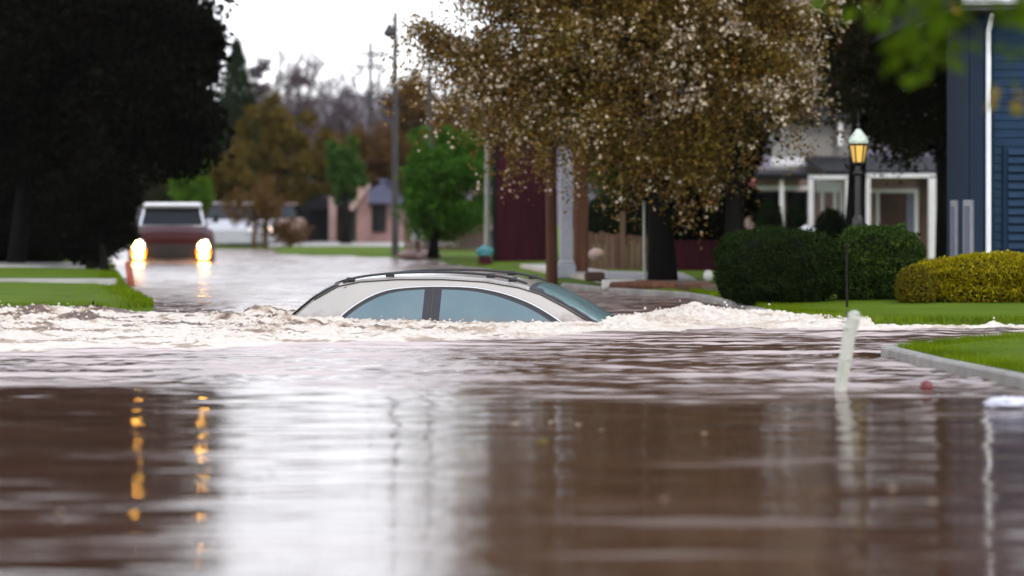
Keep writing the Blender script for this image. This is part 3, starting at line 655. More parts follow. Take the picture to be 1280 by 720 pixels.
# ------------------------------------------------------------------ old pickup with its lamps on
def build_truck():
    Y0 = 58.0
    root = empty('pickup_truck', (X(214, Y0), Y0, 0), 'old dark red pickup truck with white roof and glowing headlamps in the flooded street', 'truck', None, R(6.5))
    def B(name, boxes, mat, par=root, smooth=False):
        q = MB()
        for c, d, rot, bv in boxes: q.box(c, d, rot, 0, bv)
        return q.build(name, mat, par, True, smooth)
    # local: front faces -y
    q = MB(); sec = []
    ys = [-.02, .05, .35, 1.25, 1.35, 4.5]; top = [.50, .66, .74, .79, .80, .72]; wd = [.86, .93, .97, .98, .98, .98]
    V = []
    for y, t, w in zip(ys, top, wd):
        V += [(-w, y, -.75), (-w, y, t - .26), (-w * .95, y, t - .09), (-w * .80, y, t - .01), (-w * .4, y, t + .03), (0, y, t + .035), (w * .4, y, t + .03), (w * .80, y, t - .01), (w * .95, y, t - .09), (w, y, t - .26), (w, y, -.75)]
    Fc = [(i * 11 + k, i * 11 + k + 1, (i + 1) * 11 + k + 1, (i + 1) * 11 + k) for i in range(5) for k in range(10)] + [tuple(range(11))[::-1], tuple(55 + k for k in range(11))]
    q.add(V, Fc); q.build('body', M['truck'], root, True)
    # cab
    q = MB(); cab = [(-.80, 1.15, .76), (.80, 1.15, .76), (.80, 2.75, .76), (-.80, 2.75, .76), (-.66, 1.50, 1.22), (.66, 1.50, 1.22), (.66, 2.6, 1.22), (-.66, 2.6, 1.22)]
    q.add(cab, [(0, 3, 2, 1), (4, 5, 6, 7), (0, 1, 5, 4), (1, 2, 6, 5), (2, 3, 7, 6), (3, 0, 4, 7)]); q.build('cab', M['truck'], root, True)
    q = MB(); q.prism([(-.70, 1.165, .82), (.70, 1.165, .82), (.605, 1.455, 1.19), (-.605, 1.455, 1.19)], (0, -.02, .005)); w = q.build('windscreen', M['glass_dark'], root, True)
    q = MB()
    for sx in (-1, 1): q.tube([(sx * .735, 1.13, .80), (sx * .64, 1.45, 1.20)], .028, 6)
    q.tube([(-.735, 1.12, .805), (.735, 1.12, .805)], .018, 6); q.build('window_frame', M['chrome'], root, True)
    for sx in (-1, 1):
        q = MB(); q.prism([(sx * .795, 1.35, .82), (sx * .795, 2.6, .82), (sx * .675, 2.5, 1.17), (sx * .675, 1.62, 1.17)], (sx * .012, 0, 0)); q.build('side_window', M['glass_dark'], root, True)
    B('roof', [((0, 2.0, 1.285), (1.36, 1.30, .13), None, .06)], M['white'])
    gr = B('grille', [((0, -.045, .25), (1.12, .04, .30), None, .01)], M['black'])
    B('grille_bar', [((0, -.075, .25 + k * .07), (1.06, .02, .018), None, 0) for k in (-1.5, -.5, .5, 1.5)], M['pole_dark'], gr)
    B('bumper', [((0, -.14, .01), (1.86, .12, .14), None, .04)], M['pole_dark'])
    B('number_plate', [((0, -.215, .02), (.32, .015, .10), None, 0)], M['brown_wall'])
    for sx in (-1, 1):
        q = MB(); q.prism([(sx * .73 + .165 * math.cos(t), -.075, .25 + .255 * math.sin(t)) for t in np.linspace(0, 6.2832, 25)[:-1]], (0, .08, 0)); q.build('lamp_halo_plate', M['amber_halo'], root, True); q = MB(); q.lathe((sx * .73, -.07, .345), [(.155, 0), (.165, .03), (.13, .045)], 18, rot=(R(90), 0, 0)); bz = q.build('headlight', M['chrome'], root, True)  # glowing oval added round each headlamp as its lens halo
        q = MB(); q.lathe((sx * .73, -.10, .345), [(.128, 0), (.118, .03), (.06, .055), (.01, .062)], 18, rot=(R(90), 0, 0)); q.build('lens', M['head_on'], bz, True, True)
        q = MB(); q.box((sx * .73, -.09, .145), (.19, .05, .13), None, 0, .02); q.build('turn_signal', M['amber_on'], root, True)
        q = MB(); q.tube([(sx * .80, 1.25, .85), (sx * .98, 1.2, .93)], .012, 5); q.box((sx * 1.0, 1.18, .98), (.13, .04, .19), None, 0, .015); q.build('door_mirror', M['black'], root, True)
        for yw in (.85, 3.9):
            q = MB(); q.lathe((sx * .86, yw, -.62), [(.05, -.11), (.33, -.11), (.36, -.06), (.36, .06), (.33, .11), (.05, .11)], 18, rot=(0, R(90), 0)); q.build('wheel', M['rubber'], root, True)
build_truck()

# ------------------------------------------------------------------ things in and by the water
def single(name, mb, mat, label, cat, group=None, smooth=False):
    o = mb.build(name, mat, None, False, smooth); return tag(o, label, cat, group)
# leaning pale post
Yp = 16.3; r_ = empty('marker_post', (X(1050, Yp), Yp, 0), 'pale leaning plastic post standing in the water near the front right kerb', 'post')
bx, tx = X(1051, Yp), X(1068, Yp)
q = MB(); q.tube([(bx - .03, Yp, -.4), (bx - .012, Yp, -.1), (bx + .004, Yp, .06), (bx + .03, Yp, .2), (bx + .052, Yp, .36), (tx - .008, Yp, .46), (tx, Yp, .492)], [.036, .040, .040, .041, .043, .044, .040], 14)
q.tube([(tx, Yp, .490), (tx + .002, Yp, .508), (tx + .003, Yp, .518)], [.040, .030, .010], 14); q.build('shaft', M['post'], r_, smooth=True)
q = MB(); q.tube([(tx - .036, Yp - .02, .47), (tx - .052, Yp - .02, .485), (tx - .052, Yp - .02, .515)], .006, 6); q.build('hook', M['black'], r_)
for t, zz in ((.30, .2), (.72, .40)):
    q = MB(); q.tube([(bx + .018 + t * .03, Yp, zz), (bx + .021 + t * .03, Yp, zz + .012)], .045, 14); q.build('collar', M['post'], r_)
# orange stake
Ys = 39.5; q = MB(); q.tube([(X(165, Ys), Ys, -.3), (X(164, Ys), Ys, .0), (X(160, Ys), Ys, .36), (X(159.6, Ys), Ys, .375)], [.05, .052, .05, .02], 8)
single('stake', q, M['orange'], 'orange red stake leaning in the water below the pickup truck', 'stake', smooth=True)
# crumpled plastic
def crumple(c, r, seed, amp=.25, nu=34, nv=20):
    V = []; Fc = []
    for i in range(nv):
        th = math.pi * i / (nv - 1)
        for j in range(nu):
            ph = 2 * math.pi * j / nu; d = np.array([math.sin(th) * math.cos(ph), math.sin(th) * math.sin(ph), math.cos(th)])
            k = 1 + amp * float(billow(np.array([d[0] * 3 + 4]), np.array([d[1] * 3 + d[2] * 4]), seed, 3)[0]) * 2.2 - amp * .5
            V.append(np.array(c) + d * k * np.array(r))
    for i in range(nv - 1):
        for j in range(nu): Fc.append((i * nu + j, i * nu + (j + 1) % nu, (i + 1) * nu + (j + 1) % nu, (i + 1) * nu + j))
    return V, Fc
Yq = 15.0; q = MB(); q.add(*crumple((X(1262, Yq), Yq, .022), (.155, .13, .042), 3, .35)); q.add(*crumple((X(1244, Yq), Yq - .03, .012), (.06, .05, .03), 5, .4))
single('plastic_sheet', q, M['plastic'], 'crumpled white plastic sheet floating at the right by the front kerb', 'plastic sheet', smooth=True)
Yr = 16.4; q = MB(); q.lathe((X(1158, Yr), Yr, .02), [(.004, -.045), (.03, -.036), (.044, -.012), (.046, .01), (.035, .034), (.012, .046), (.004, .048)], 16)
single('ball', q, M['red'], 'small dark red ball floating between the pale post and the kerb', 'ball', smooth=True)
# driftwood in the foam
q = MB(); q.tube([(X(70, 27.6), 27.9, .04), (X(90, 27.6), 28.0, .085), (X(112, 27.5), 28.0, .09), (X(132, 27.5), 28.1, .05)], [.02, .035, .03, .012], 8); q.tube([(X(105, 27.5), 28.0, .09), (X(108, 27.5), 27.98, .17)], [.02, .008], 6)
single('driftwood', q, M['bark'], 'dark broken branch caught on the far edge of the foam', 'driftwood', smooth=True)
# floating leaves
def fleaf(px, py, s, mat, label, grp):
    Y = H * F / (py - HY); x = X(px, Y); q = MB(); a = random.uniform(0, 3)
    pts = [(math.cos(t) * s * (1 if abs(math.cos(t)) > .5 else .8), math.sin(t) * s * .55) for t in np.linspace(0, 2 * math.pi, 9)[:-1]]
    P = [(x + u * math.cos(a) - w * math.sin(a), Y + u * math.sin(a) + w * math.cos(a), .010 + .006 * abs(u) / s) for u, w in pts]
    q.prism(P, (0, 0, .002)); return single('leaf', q, mat, label, 'leaf', grp)
fleaf(676, 556, .045, M['lf_turning'], 'yellow leaf floating alone in the smooth brown water in front of the car', None)
for (a, b, s) in ((643, 533, .03), (690, 531, .03), (722, 534, .025), (752, 541, .02), (1165, 632, .02), (1115, 615, .02), (75, 645, .02), (830, 628, .015), (340, 590, .012), (880, 545, .02)):
    fleaf(a, b, s, M['petal'], 'pale fallen petal floating on the smooth foreground water', 'petals floating on the near water')

# utility poles etc
def upole(px, Y, top, base, r, mat, label, arm=False, lamp=False, grp='utility poles'):
    root = empty('utility_pole', (X(px, Y), Y, Z(base, Y)), label, 'pole', grp)
    q = MB(); x = X(px, Y); q.tube([(x, Y, Z(base, Y) - .2), (x, Y, (Z(base, Y) + Z(top, Y)) / 2), (x, Y, Z(top, Y))], [r * 1.25, r, r * .75], 9); q.build('pole_shaft', mat, root)
    if lamp:
        q = MB(); z = Z(38, Y); q.tube([(x, Y, z + .25), (x - .12, Y, z + .28), (x - .16, Y, z + .18)], .02, 6); q.lathe((x - .14, Y, z - .08), [(.03, -.10), (.13, -.06), (.16, .02), (.10, .12), (.04, .24)], 10); q.build('lamp_head', M['pole_dark'], root)
        q = MB(); q.lathe((x, Y, Z(top, Y)), [(.05, 0), (.05, .08), (.015, .16), (.01, .30)], 8); q.build('pole_cap', mat, root)
    if arm:
        q = MB(); 
        for zz in arm: q = MB(); q.box((x, Y - .15, Z(zz, Y)), (1.5, .1, .12)); q.build('crossarm', mat, root)
        for dx in (-.65, -.3, .3, .65): q = MB(); q.lathe((x + dx, Y - .15, Z(arm[0], Y) + .06), [(.04, 0), (.06, .06), (.03, .14)], 7); q.build('insulator', M['pole_dark'], root)
    return root
upole(494, 63, 22, 322, .075, M['pole_dark'], 'tall slim pole with a small lamp head left of the blossom tree', lamp=True)
upole(537, 66, 28, 320, .07, M['pole_dark'], 'tall slim plain pole half hidden by the blossom tree spray')
upole(463, 125, 52, 292, .13, M['pole_dark'], 'distant utility pole with crossarms among the bare trees', arm=(68, 84))
upole(609, 56, 176, 331, .055, M['post'], 'slim grey green pole at the left edge of the maroon shed')
Y = 39.9
root = empty('wooden_pole', (X(690, Y), Y, .1), 'red brown wooden pole standing left of the white pillar', 'pole')
q = MB(); q.tube([(X(690, Y), Y, -.1), (X(689, Y), Y, 1.6), (X(690, Y), Y, 2.7)], [.095, .085, .075], 10); q.build('pole_shaft', M['wood_red'], root)
Y = 41.0
root = empty('white_pillar', (X(708, Y), Y, .1), 'white square pillar with a stepped base beside the wooden pole', 'pillar')
q = MB(); q.box((X(708, Y), Y, 1.3), (.20, .20, 2.0), None, 0, .01); q.build('shaft', M['offwhite'], root)
q = MB(); q.box((X(708, Y), Y, .19), (.30, .30, .22), None, 0, .015); q.box((X(708, Y), Y, .33), (.25, .25, .06), None, 0, .01); q.build('base', M['offwhite'], root)
q = MB(); q.box((X(708, Y), Y, 2.33), (.28, .28, .06), None, 0, .01); q.build('capital', M['offwhite'], root)
Y = 42.0
q = MB(); q.box((X(726, Y), Y, 1.3), (.24, .22, 2.5), None, 0, .02); single('timber_post', q, M['wood_red'], 'thick brown timber post behind and right of the white pillar', 'post')
Y = 37.6; q = MB(); q.tube([(X(806, Y), Y, .0), (X(805, Y), Y, 1.3)], .022, 6); single('garden_stake', q, M['post'], 'thin pale stake beside the thick trunk of the blossom tree', 'stake')
Y = 27.9; q = MB(); q.tube([(X(1056, Y), Y - .2, .0), (X(1055, Y), Y - .2, .76)], .014, 7); q.lathe((X(1055, Y), Y - .2, .76), [(.03, 0), (.03, .02), (.008, .04)], 8); single('garden_post', q, M['bark'], 'thin dark post standing between the two dark hedges', 'post')
# teal bin
Y = 52; root = empty('hydrant', (X(606, Y), Y, .08), 'teal topped dark fire hydrant at the corner of the maroon shed', 'hydrant')
q = MB(); q.lathe((X(606, Y), Y, .08), [(.15, 0), (.17, .03), (.13, .06), (.125, .14), (.12, .16)], 12); q.build('base', M['maroon'], root)
q = MB(); q.lathe((X(606, Y), Y, .24), [(.11, 0), (.13, .02), (.12, .10), (.13, .12), (.10, .17), (.05, .21), (.03, .22), (.01, .225)], 12); q.tube([(X(606, Y) - .17, Y, .33), (X(606, Y) - .05, Y, .33), (X(606, Y) + .17, Y, .33)], .055, 10); q.build('hydrant_top', M['teal'], root)
# white signs / mailboxes
Y = 60; root = empty('mailbox', (X(521, Y), Y, .1), 'white mailbox on a short post left of the green tree', 'mailbox')
q = MB(); q.box((X(521, Y), Y, .62), (.26, .42, .34), (0, R(4), 0), 0, .05); q.build('box', M['white'], root); q = MB(); q.box((X(523, Y), Y, .25), (.09, .09, .42)); q.build('post', M['fence'], root)
Y = 60.5; q = MB(); q.add(*crumple((X(520, Y), Y - .3, .12), (.42, .3, .14), 9, .4)); q.add(*crumple((X(538, Y), Y - 1.0, .1), (.3, .25, .12), 10, .4)); single('rock', q, M['stucco'], 'low heap of pale rocks at the foot of the mailbox', 'rocks', smooth=True)
# small things by the blossom tree
Y = 43.5; q = MB(); q.add(*crumple((X(745, Y), Y, .42), (.14, .14, .10), 12, .3)); single('rock', q, M['stucco'], 'rounded pale pink rock at the foot of the tan fence', 'rock', smooth=True)
Y = 37; q = MB(); q.add(*crumple((X(885, Y), Y, .22), (.07, .06, .08), 14, .4)); single('flower_pot', q, M['white'], 'small white flower clump between the tree trunk and dark hedge', 'flowers')
Y = 38; q = MB(); q.box((X(743, Y), Y, .18), (.30, .2, .14), None, 0, .03); single('planter', q, M['brown_wall'], 'small brown planter on the grass right of the white pillar', 'planter')
Y = 36.6
for i, (a, b, lab) in enumerate(((752, 795, 'pale concrete step nearest the white pillar'), (800, 830, 'small brick coloured slab in front of the tree trunk'))):
    q = MB(); q.box((X((a + b) / 2, Y), Y - .1 - i * .4, .10), (X(b, Y) - X(a, Y), .35, .14), None, 0, .02); single('slab_block', q, M['concrete'] if i == 0 else M['brown_wall'], lab, 'block')
# red mulch edging logs along right street edge
for k, (a, ya, b, yb) in enumerate(((765, 36.2, 850, 35.4), (850, 35.2, 905, 33.8))):
    q = MB(); q.tube([(X(a, ya), ya, .08), (X((a + b) / 2, ya), (ya + yb) / 2, .11), (X(b, yb), yb, .09)], [.07, .08, .06], 8)
    single('log', q, M['wood_red'], ('red brown edging log below the blossom tree trunk', 'red brown edging log ending at the dark hedge')[k], 'log', smooth=True)

# lamp post with lantern
Y = 34; root = empty('lamp_post', (X(1073, Y), Y, .1), 'black garden lamp post with lantern given an added amber glow behind the hedges', 'lamp post'); x = X(1073, Y)
q = MB(); q.tube([(x, Y, .1), (x, Y, 1.75)], .05, 10); q.lathe((x, Y, .1), [(.12, 0), (.12, .08), (.07, .14), (.085, .9), (.08, .95), (.05, 1.0)], 12); q.lathe((x, Y, 1.62), [(.05, 0), (.09, .03), (.055, .07)], 10); q.build('post', M['black'], root)
q = MB(); q.lathe((x, Y, 1.74), [(.03, 0), (.085, .04), (.09, .06)], 6); 
for k in range(6):
    a = 2 * math.pi * k / 6; q.tube([(x + math.cos(a) * .078, Y + math.sin(a) * .078, 1.79), (x + math.cos(a) * .122, Y + math.sin(a) * .122, 2.05)], .010, 5)
q.build('lantern_frame', M['black'], root)
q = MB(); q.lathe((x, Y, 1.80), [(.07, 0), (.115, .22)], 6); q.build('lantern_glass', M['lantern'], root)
q = MB(); q.lathe((x, Y, 2.05), [(.130, 0), (.132, .03), (.115, .08), (.075, .13), (.03, .19)], 12); q.build('lantern_cap', M['frost'], root)
q = MB(); q.lathe((x, Y, 2.24), [(.03, 0), (.02, .03), (.028, .05), (.006, .09), (.004, .22)], 8); q.build('finial', M['black'], root)

# ------------------------------------------------------------------ buildings
# navy house
hx, hy = 6.12, 33.0
root = empty('navy_house', (hx, hy, .1), 'navy blue house with lap siding and white downspout at the right', 'house')
q = MB(); q.box((hx + 4, hy + 1.45, 1.95), (8, 2.9, 3.8)); q.box((hx + 5, hy + 6.4, 1.95), (6, 7.0, 3.8)); q.build('wall', M['navy_dark'], root)
q = MB(); nb = 34
for k in range(nb):
    z = .12 + k * .11
    q.box((hx + 4.06, hy - .018, z + .055), (7.95, .022, .112), (R(-7), 0, 0))
q.build('siding_front', M['navy'], root)
q = MB()
for a, b in ((.10, 1.05), (1.13, 2.85)):
    q.box((hx - .018, hy + (a + b) / 2, 1.95), (.022, b - a, 3.75))
q.build('siding_side', M['navy'], root)
q = MB(); q.box((hx + .02, hy - .045, 1.95), (.10, .05, 3.7)); q.build('corner_board', M['navy'], root)
q = MB(); q.tube([(hx + .0, hy - .12, .15), (hx + .0, hy - .12, 3.45), (hx + .02, hy - .2, 3.6), (hx + .02, hy - .3, 3.66)], .034, 8); q.build('downspout', M['white'], root)
sh = MB(); sh.box((hx + .95, hy - .055, 1.05), (1.5, .04, 1.9)); s_ = sh.build('shutter_panel', M['navy_dark'], root)
q = MB()
for k in range(17): q.box((hx + .95, hy - .09, .15 + k * .11), (1.38, .02, .075), (R(-20), 0, 0))
q.build('louvre', M['navy'], s_)
for (a, b) in ((34.95, 35.4), (33.75, 34.4)):
    c = (a + b) / 2; w = MB(); w.box((hx - .045, c, .80), (.03, b - a, 1.0)); wf = w.build('window_frame', M['offwhite'], root)
    w = MB(); w.box((hx - .066, c, .80), (.014, (b - a) * .55, .84)); w.build('pane', M['bluegrey'], wf)
q = MB(); q.box((hx + 4.0, hy - .12, 3.74), (8.9, .72, .07)); q.box((hx - .12, hy + 1.6, 3.74), (.7, 2.7, .068)); q.build('eave', M['roof_grey'], root)
q = MB(); q.tube([(hx - .42, hy - .5, 3.81), (hx + 8.4, hy - .5, 3.81)], .055, 8); q.build('gutter', M['offwhite'], root)
q = MB(); q.add([(hx - .45, hy - .5, 3.80), (hx + 8.5, hy - .5, 3.80), (hx + 8.5, hy + 10, 3.80), (hx - .45, hy + 10, 3.80), (hx + 1.8, hy + 4.7, 6.4), (hx + 6.5, hy + 4.7, 6.4)], [(0, 1, 5, 4), (1, 2, 5), (2, 3, 4, 5), (3, 0, 4), (0, 3, 2, 1)]); q.build('roof', M['roof'], root)
# porch house
Y = 55
root = empty('porch_house', (X(1055, Y), Y, .1), 'tan house with a white posted porch behind the hedges', 'house')
q = MB(); q.pbox(935, 222, 1240, 330, Y + 1.6, 6); q.build('wall', M['stucco'], root)
q = MB(); q.pbox(985, 150, 1075, 226, Y + 4, 4); q.build('gable_wall', M['stucco_grey'], root)
q = MB(); q.pbox(1048, 138, 1053, 182, Y + 3.8, .15); q.build('gable_trim', M['white'], root)
q = MB(); a, b, c = X(975, Y + 4), X(1032, Y + 4), X(1085, Y + 4); zz = Z(150, Y + 4); q.prism([(a, Y + 3.7, zz), (c, Y + 3.7, zz), (b, Y + 3.7, zz + 1.0)], (0, 4.6, 0)); q.build('gable_roof', M['roof_grey'], root)
q = MB(); q.pbox(965, 197, 1072, 207, Y + 3.5, .15); q.build('gutter', M['white'], root)
q = MB()
for a, b, c_, d in ((1030, 1200, 192, 214),): 
    x0, x1 = X(a, Y), X(b, Y); q.prism([(x0, Y - .2, Z(214, Y)), (x0, Y + 4, Z(190, Y)), (x0, Y + 4, Z(190, Y) - .15), (x0, Y - .2, Z(214, Y) - .05)], (x1 - x0, 0, 0))
x0, x1 = X(934, Y), X(1012, Y); q.prism([(x0, Y + .3, Z(217, Y)), (x0, Y + 4, Z(208, Y)), (x0, Y + 4, Z(208, Y) - .15), (x0, Y + .3, Z(224, Y))], (x1 - x0, 0, 0))
q.build('porch_roof', M['roof'], root)
for bb in ((1083, 215, 1192, 222, Y - .2, .2), (1012, 219, 1062, 224, Y - .3, .2), (936, 232, 1012, 238, Y + .9, .12)):
    q = MB(); q.pbox(*bb); q.build('beam', M['white'], root)
for a, b, y0, dy in ((975, 980, 224, .4), (1011, 1017, 222, -.3), (1057, 1061, 222, -.3), (1066, 1069, 222, .8), (1083, 1088, 220, -.2), (1161, 1170, 220, -.2)):
    q = MB(); q.pbox(a, y0, b, 330, Y + dy, .14); q.build('porch_post', M['white'], root)
w = MB(); w.pbox(1088, 236, 1148, 241, Y + 1.5, .1); w.pbox(1143, 241, 1148, 325, Y + 1.5, .1); w.pbox(1096, 241, 1099, 325, Y + 1.5, .1); df = w.build('door_frame', M['white'], root)
w = MB(); w.pbox(1100, 241, 1132, 325, Y + 1.52, .08); w.build('door', M['brown_wall'], df)
for (a, b) in ((1133, 1142),):
    w = MB(); w.pbox(a, 242, b, 310, Y + 1.5, .08); w.build('window', M['bluegrey'], root)
w = MB(); w.pbox(1150, 222, 1186, 325, Y + 1.54, .06); w.build('side_panel', M['brown_wall'], root)
w = MB(); w.pbox(1020, 226, 1054, 240, Y + 1.2, .1); 
for a in (1026, 1042, 1050): w.pbox(a, 240, a + 4, 270, Y + 1.2, .08)
w.build('lattice', M['white'], root)
w = MB(); w.pbox(940, 240, 974, 275, Y + 1.5, .08); fr = w.build('window', M['glass_dark'], root)
w = MB(); w.pbox(984, 240, 1008, 275, Y + 1.5, .08); w.build('window', M['glass_dark'], root)
q = MB(); q.lathe((X(938, Y - 1), Y - 1, Z(244, Y - 1)), [(.05, 0), (.10, .04), (.11, .30), (.07, .38), (.02, .42)], 10); q.tube([(X(938, Y - 1), Y - 1, Z(222, Y - 1)), (X(938, Y - 1), Y, Z(214, Y))], .012, 5)
single('hanging_lantern', q, M['redlamp'], 'salmon red paper lantern hanging at the left end of the porch', 'lantern')
Y = 40; q = MB(); q.lathe((X(1009, Y), Y, .42), [(.06, 0), (.10, .04), (.06, .1), (.13, .22), (.18, .34), (.15, .44), (.06, .50), (.03, .52)], 14); q.box((X(1009, Y), Y, .26), (.24, .24, .34))
single('garden_urn', q, M['white'], 'rounded white urn showing above the dark hedge', 'urn', smooth=False)
for a, b, t, lb in ((948, 975, 252, 'leftmost'), (985, 1006, 258, 'middle'), (1022, 1056, 262, 'rightmost')):
    Y = 44; bush('shrub', 'dark rounded shrub against the porch, %s of the three' % lb, 'shrub', (X((a + b) / 2, Y), Y, (Z(t, Y) + .1) / 2), ((X(b, Y) - X(a, Y)) * .62, .35, (Z(t, Y) - .1) / 2), 2600, .05, M['lf_hedge'], group='shrubs by the porch', seed=a)
# maroon shed
Y = 53; root = empty('shed', (X(652, Y), Y, .1), 'tall maroon boarded shed partly hidden by the blossom tree', 'shed')
q = MB(); x0, x1 = X(617, Y), X(692, Y); q.box(((x0 + x1) / 2, Y + 1.5, 1.35), (x1 - x0, 3, 2.6)); q.build('wall', M['maroon'], root)
q = MB(); nbd = 12
for k in range(nbd): q.box((x0 + (k + .5) * (x1 - x0) / nbd, Y - .012, 1.33), ((x1 - x0) / nbd - .014, .02, 2.5))
q.build('boards', M['maroon'], root)
q = MB(); q.box(((x0 + x1) / 2, Y + 1.5, 2.72), (x1 - x0 + .4, 3.4, .14)); q.build('roof', M['roof'], root)
q = MB(); q.box((X(618, Y), Y - .05, 1.3), (.09, .07, 2.5)); q.build('corner_post', M['roof'], root)
# tan fence
Y = 45; root = empty('fence', (X(780, Y), Y, .1), 'weathered tan board fence behind the blossom tree trunk', 'fence'); q = MB(); p = 728
while p < 835:
    h0 = Z(291, Y) + random.uniform(-.03, .03) - (0 if p < 770 else .05); q.box((X(p + 3.4, Y), Y + random.uniform(0, .015), (h0 + .1) / 2), (6.2 / F * Y, .02, h0 - .1)); p += 6.9
q.build('boards', M['fence'], root)
for p in (731, 778, 832): q = MB(); q.box((X(p, Y), Y - .05, .6), (.09, .08, 1.1)); q.build('post', M['fence'], root)
# low maroon board wall behind the trunk right
Y = 44.2; q = MB(); q.box((X(885, Y), Y, .35), (X(930, Y) - X(842, Y), .06, .5)); q.box((X(885, Y), Y, .62), (X(934, Y) - X(838, Y), .10, .05)); single('low_wall', q, M['maroon'], 'low maroon board wall in shade right of the thick trunk', 'wall')
# far houses
def house(px0, px1, eave, ridge, base, Y, wall, roof, label, dep=8, gable=False):
    root = empty('house', (X((px0 + px1) / 2, Y), Y, Z(base, Y)), label, 'house', 'houses beyond the flooded street')
    a, b = X(px0, Y), X(px1, Y); ze, zr, zb = Z(eave, Y), Z(ridge, Y), 0.03
    q = MB(); q.box(((a + b) / 2, Y + dep / 2, (ze + zb) / 2), (b - a, dep, ze - zb)); q.build('wall', wall, root)
    q = MB(); o = .35
    if gable: q.prism([(a - o, Y - .4, ze - .02), (b + o, Y - .4, ze - .02), ((a + b) / 2, Y - .4, zr)], (0, dep + .8, 0))
    else: q.add([(a - o, Y - .4, ze), (b + o, Y - .4, ze), (b + o, Y + dep + .4, ze), (a - o, Y + dep + .4, ze), (a + .9, Y + dep / 2, zr), (b - .9, Y + dep / 2, zr)], [(0, 1, 5, 4), (1, 2, 5), (2, 3, 4, 5), (3, 0, 4), (0, 3, 2, 1)])
    q.build('roof', roof, root); return root, a, b
r1, a, b = house(446, 496, 254, 222, 304, 88, M['pink'], M['roof_blue'], 'pink walled house with dark slate roof beyond the far lawn')
q = MB(); q.box((X(473, 88), 87.95, .9), (.55, .08, .9)); wf = q.build('window', M['glass_dark'], r1)
q = MB(); q.box((X(462, 88), 87.93, .75), (.14, .1, 1.2)); q.build('window_trim', M['pink'], r1)
q = MB(); A = X(436, 86.5); q.prism([(A, 86.3, 1.30), (A + .12, 86.3, 1.15), (X(462, 86.5), 86.3, 2.0), (X(459, 86.5), 86.3, 2.15)], (0, 1.0, 0)); q.build('bargeboard', M['stucco'], r1)
q = MB(); q.box((X(455, 88), 87.1, 1.05), (.35, .2, 1.9)); q.build('porch_column', M['pink'], r1)
r2, a, b = house(376, 428, 262, 244, 304, 90, M['brown_wall'], M['roof'], 'low dark garage with a pale corner column left of the pink house', gable=True)
q = MB(); q.box((X(396, 90), 89.95, .75), (1.0, .08, 1.2)); q.build('garage_door', M['glass_dark'], r2)
q = MB(); q.box((X(417, 90), 89.6, .85), (.26, .25, 1.6)); q.build('corner_column', M['stucco'], r2)
r3, a, b = house(262, 345, 150, 118, 290, 150, M['bluegrey'], M['bluegrey'], 'large blue grey building far behind the brown trees')
r4, a, b = house(356, 412, 158, 140, 292, 140, M['bluegrey'], M['roof_grey'], 'distant pale blue building between brown trees')
r5, a, b = house(575, 625, 288, 270, 320, 72, M['bluegrey'], M['brown_wall'], 'low blue grey garage behind the green tree')
q = MB(); Yf = 66; x0, x1 = X(505, Yf), X(606, Yf); 
for k in range(18): q.box((x0 + (k + .5) * (x1 - x0) / 18, Yf, .5), ((x1 - x0) / 18 - .02, .03, .75))
single('fence', q, M['brown_wall'], 'dark brown fence behind the trunk of the green tree', 'fence')

# distant cars
def far_car(px, Y, w, label, mat, lamps=False):
    root = empty('car', (X(px, Y), Y, .05), label, 'car', 'cars beyond the pickup truck'); x = X(px, Y)
    q = MB(); V = []; ys = [0, .3, 1.2, 1.6, 3.2, 4.0, 4.3]; tp = [.55, .80, .90, .92, .92, .9, .65]
    for y, t in zip(ys, tp): V += [(x - w, Y + y, .15), (x - w, Y + y, t - .15), (x - w * .85, Y + y, t), (x + w * .85, Y + y, t), (x + w, Y + y, t - .15), (x + w, Y + y, .15)]
    Fc = [(i * 6 + k, i * 6 + k + 1, (i + 1) * 6 + k + 1, (i + 1) * 6 + k) for i in range(6) for k in range(5)] + [tuple(range(6))[::-1], tuple(36 + k for k in range(6))]
    q.add(V, Fc); q.build('body', mat, root)
    q = MB(); q.add([(x - w * .85, Y + 1.1, .9), (x + w * .85, Y + 1.1, .9), (x + w * .85, Y + 3.9, .9), (x - w * .85, Y + 3.9, .9), (x - w * .65, Y + 1.8, 1.38), (x + w * .65, Y + 1.8, 1.38), (x + w * .65, Y + 3.3, 1.38), (x - w * .65, Y + 3.3, 1.38)], [(0, 1, 5, 4), (1, 2, 6, 5), (2, 3, 7, 6), (3, 0, 4, 7), (0, 3, 2, 1)], 0)
    q.build('windows', M['glass_dark'], root)
    q = MB(); q.box((x, Y + 2.55, 1.40), (w * 1.34, 1.6, .06), None, 0, .02); q.build('roof', mat, root)
    for sx in (-1, 1):
        q = MB(); q.lathe((x + sx * w * .75, Y - .02, .55), [(.11, 0), (.09, .03), (.03, .05)], 10, rot=(R(90), 0, 0)); q.build('headlight', M['dimlamp'] if lamps else M['white'], root)
        for yw in (.8, 3.4): q = MB(); q.lathe((x + sx * w * .9, Y + yw, .3), [(.05, -.1), (.3, -.1), (.3, .1), (.05, .1)], 14, rot=(0, R(90), 0)); q.build('wheel', M['rubber'], root)
far_car(283, 80, .95, 'white car just right of the pickup truck far down the street', M['offwhite'])
far_car(313, 84, .80, 'pale car with dim warm lamps behind reddish shrubs', M['offwhite'], True)
far_car(342, 86, .80, 'cream car with dim warm lamps partly behind brown shrubs', M['stucco'], True)
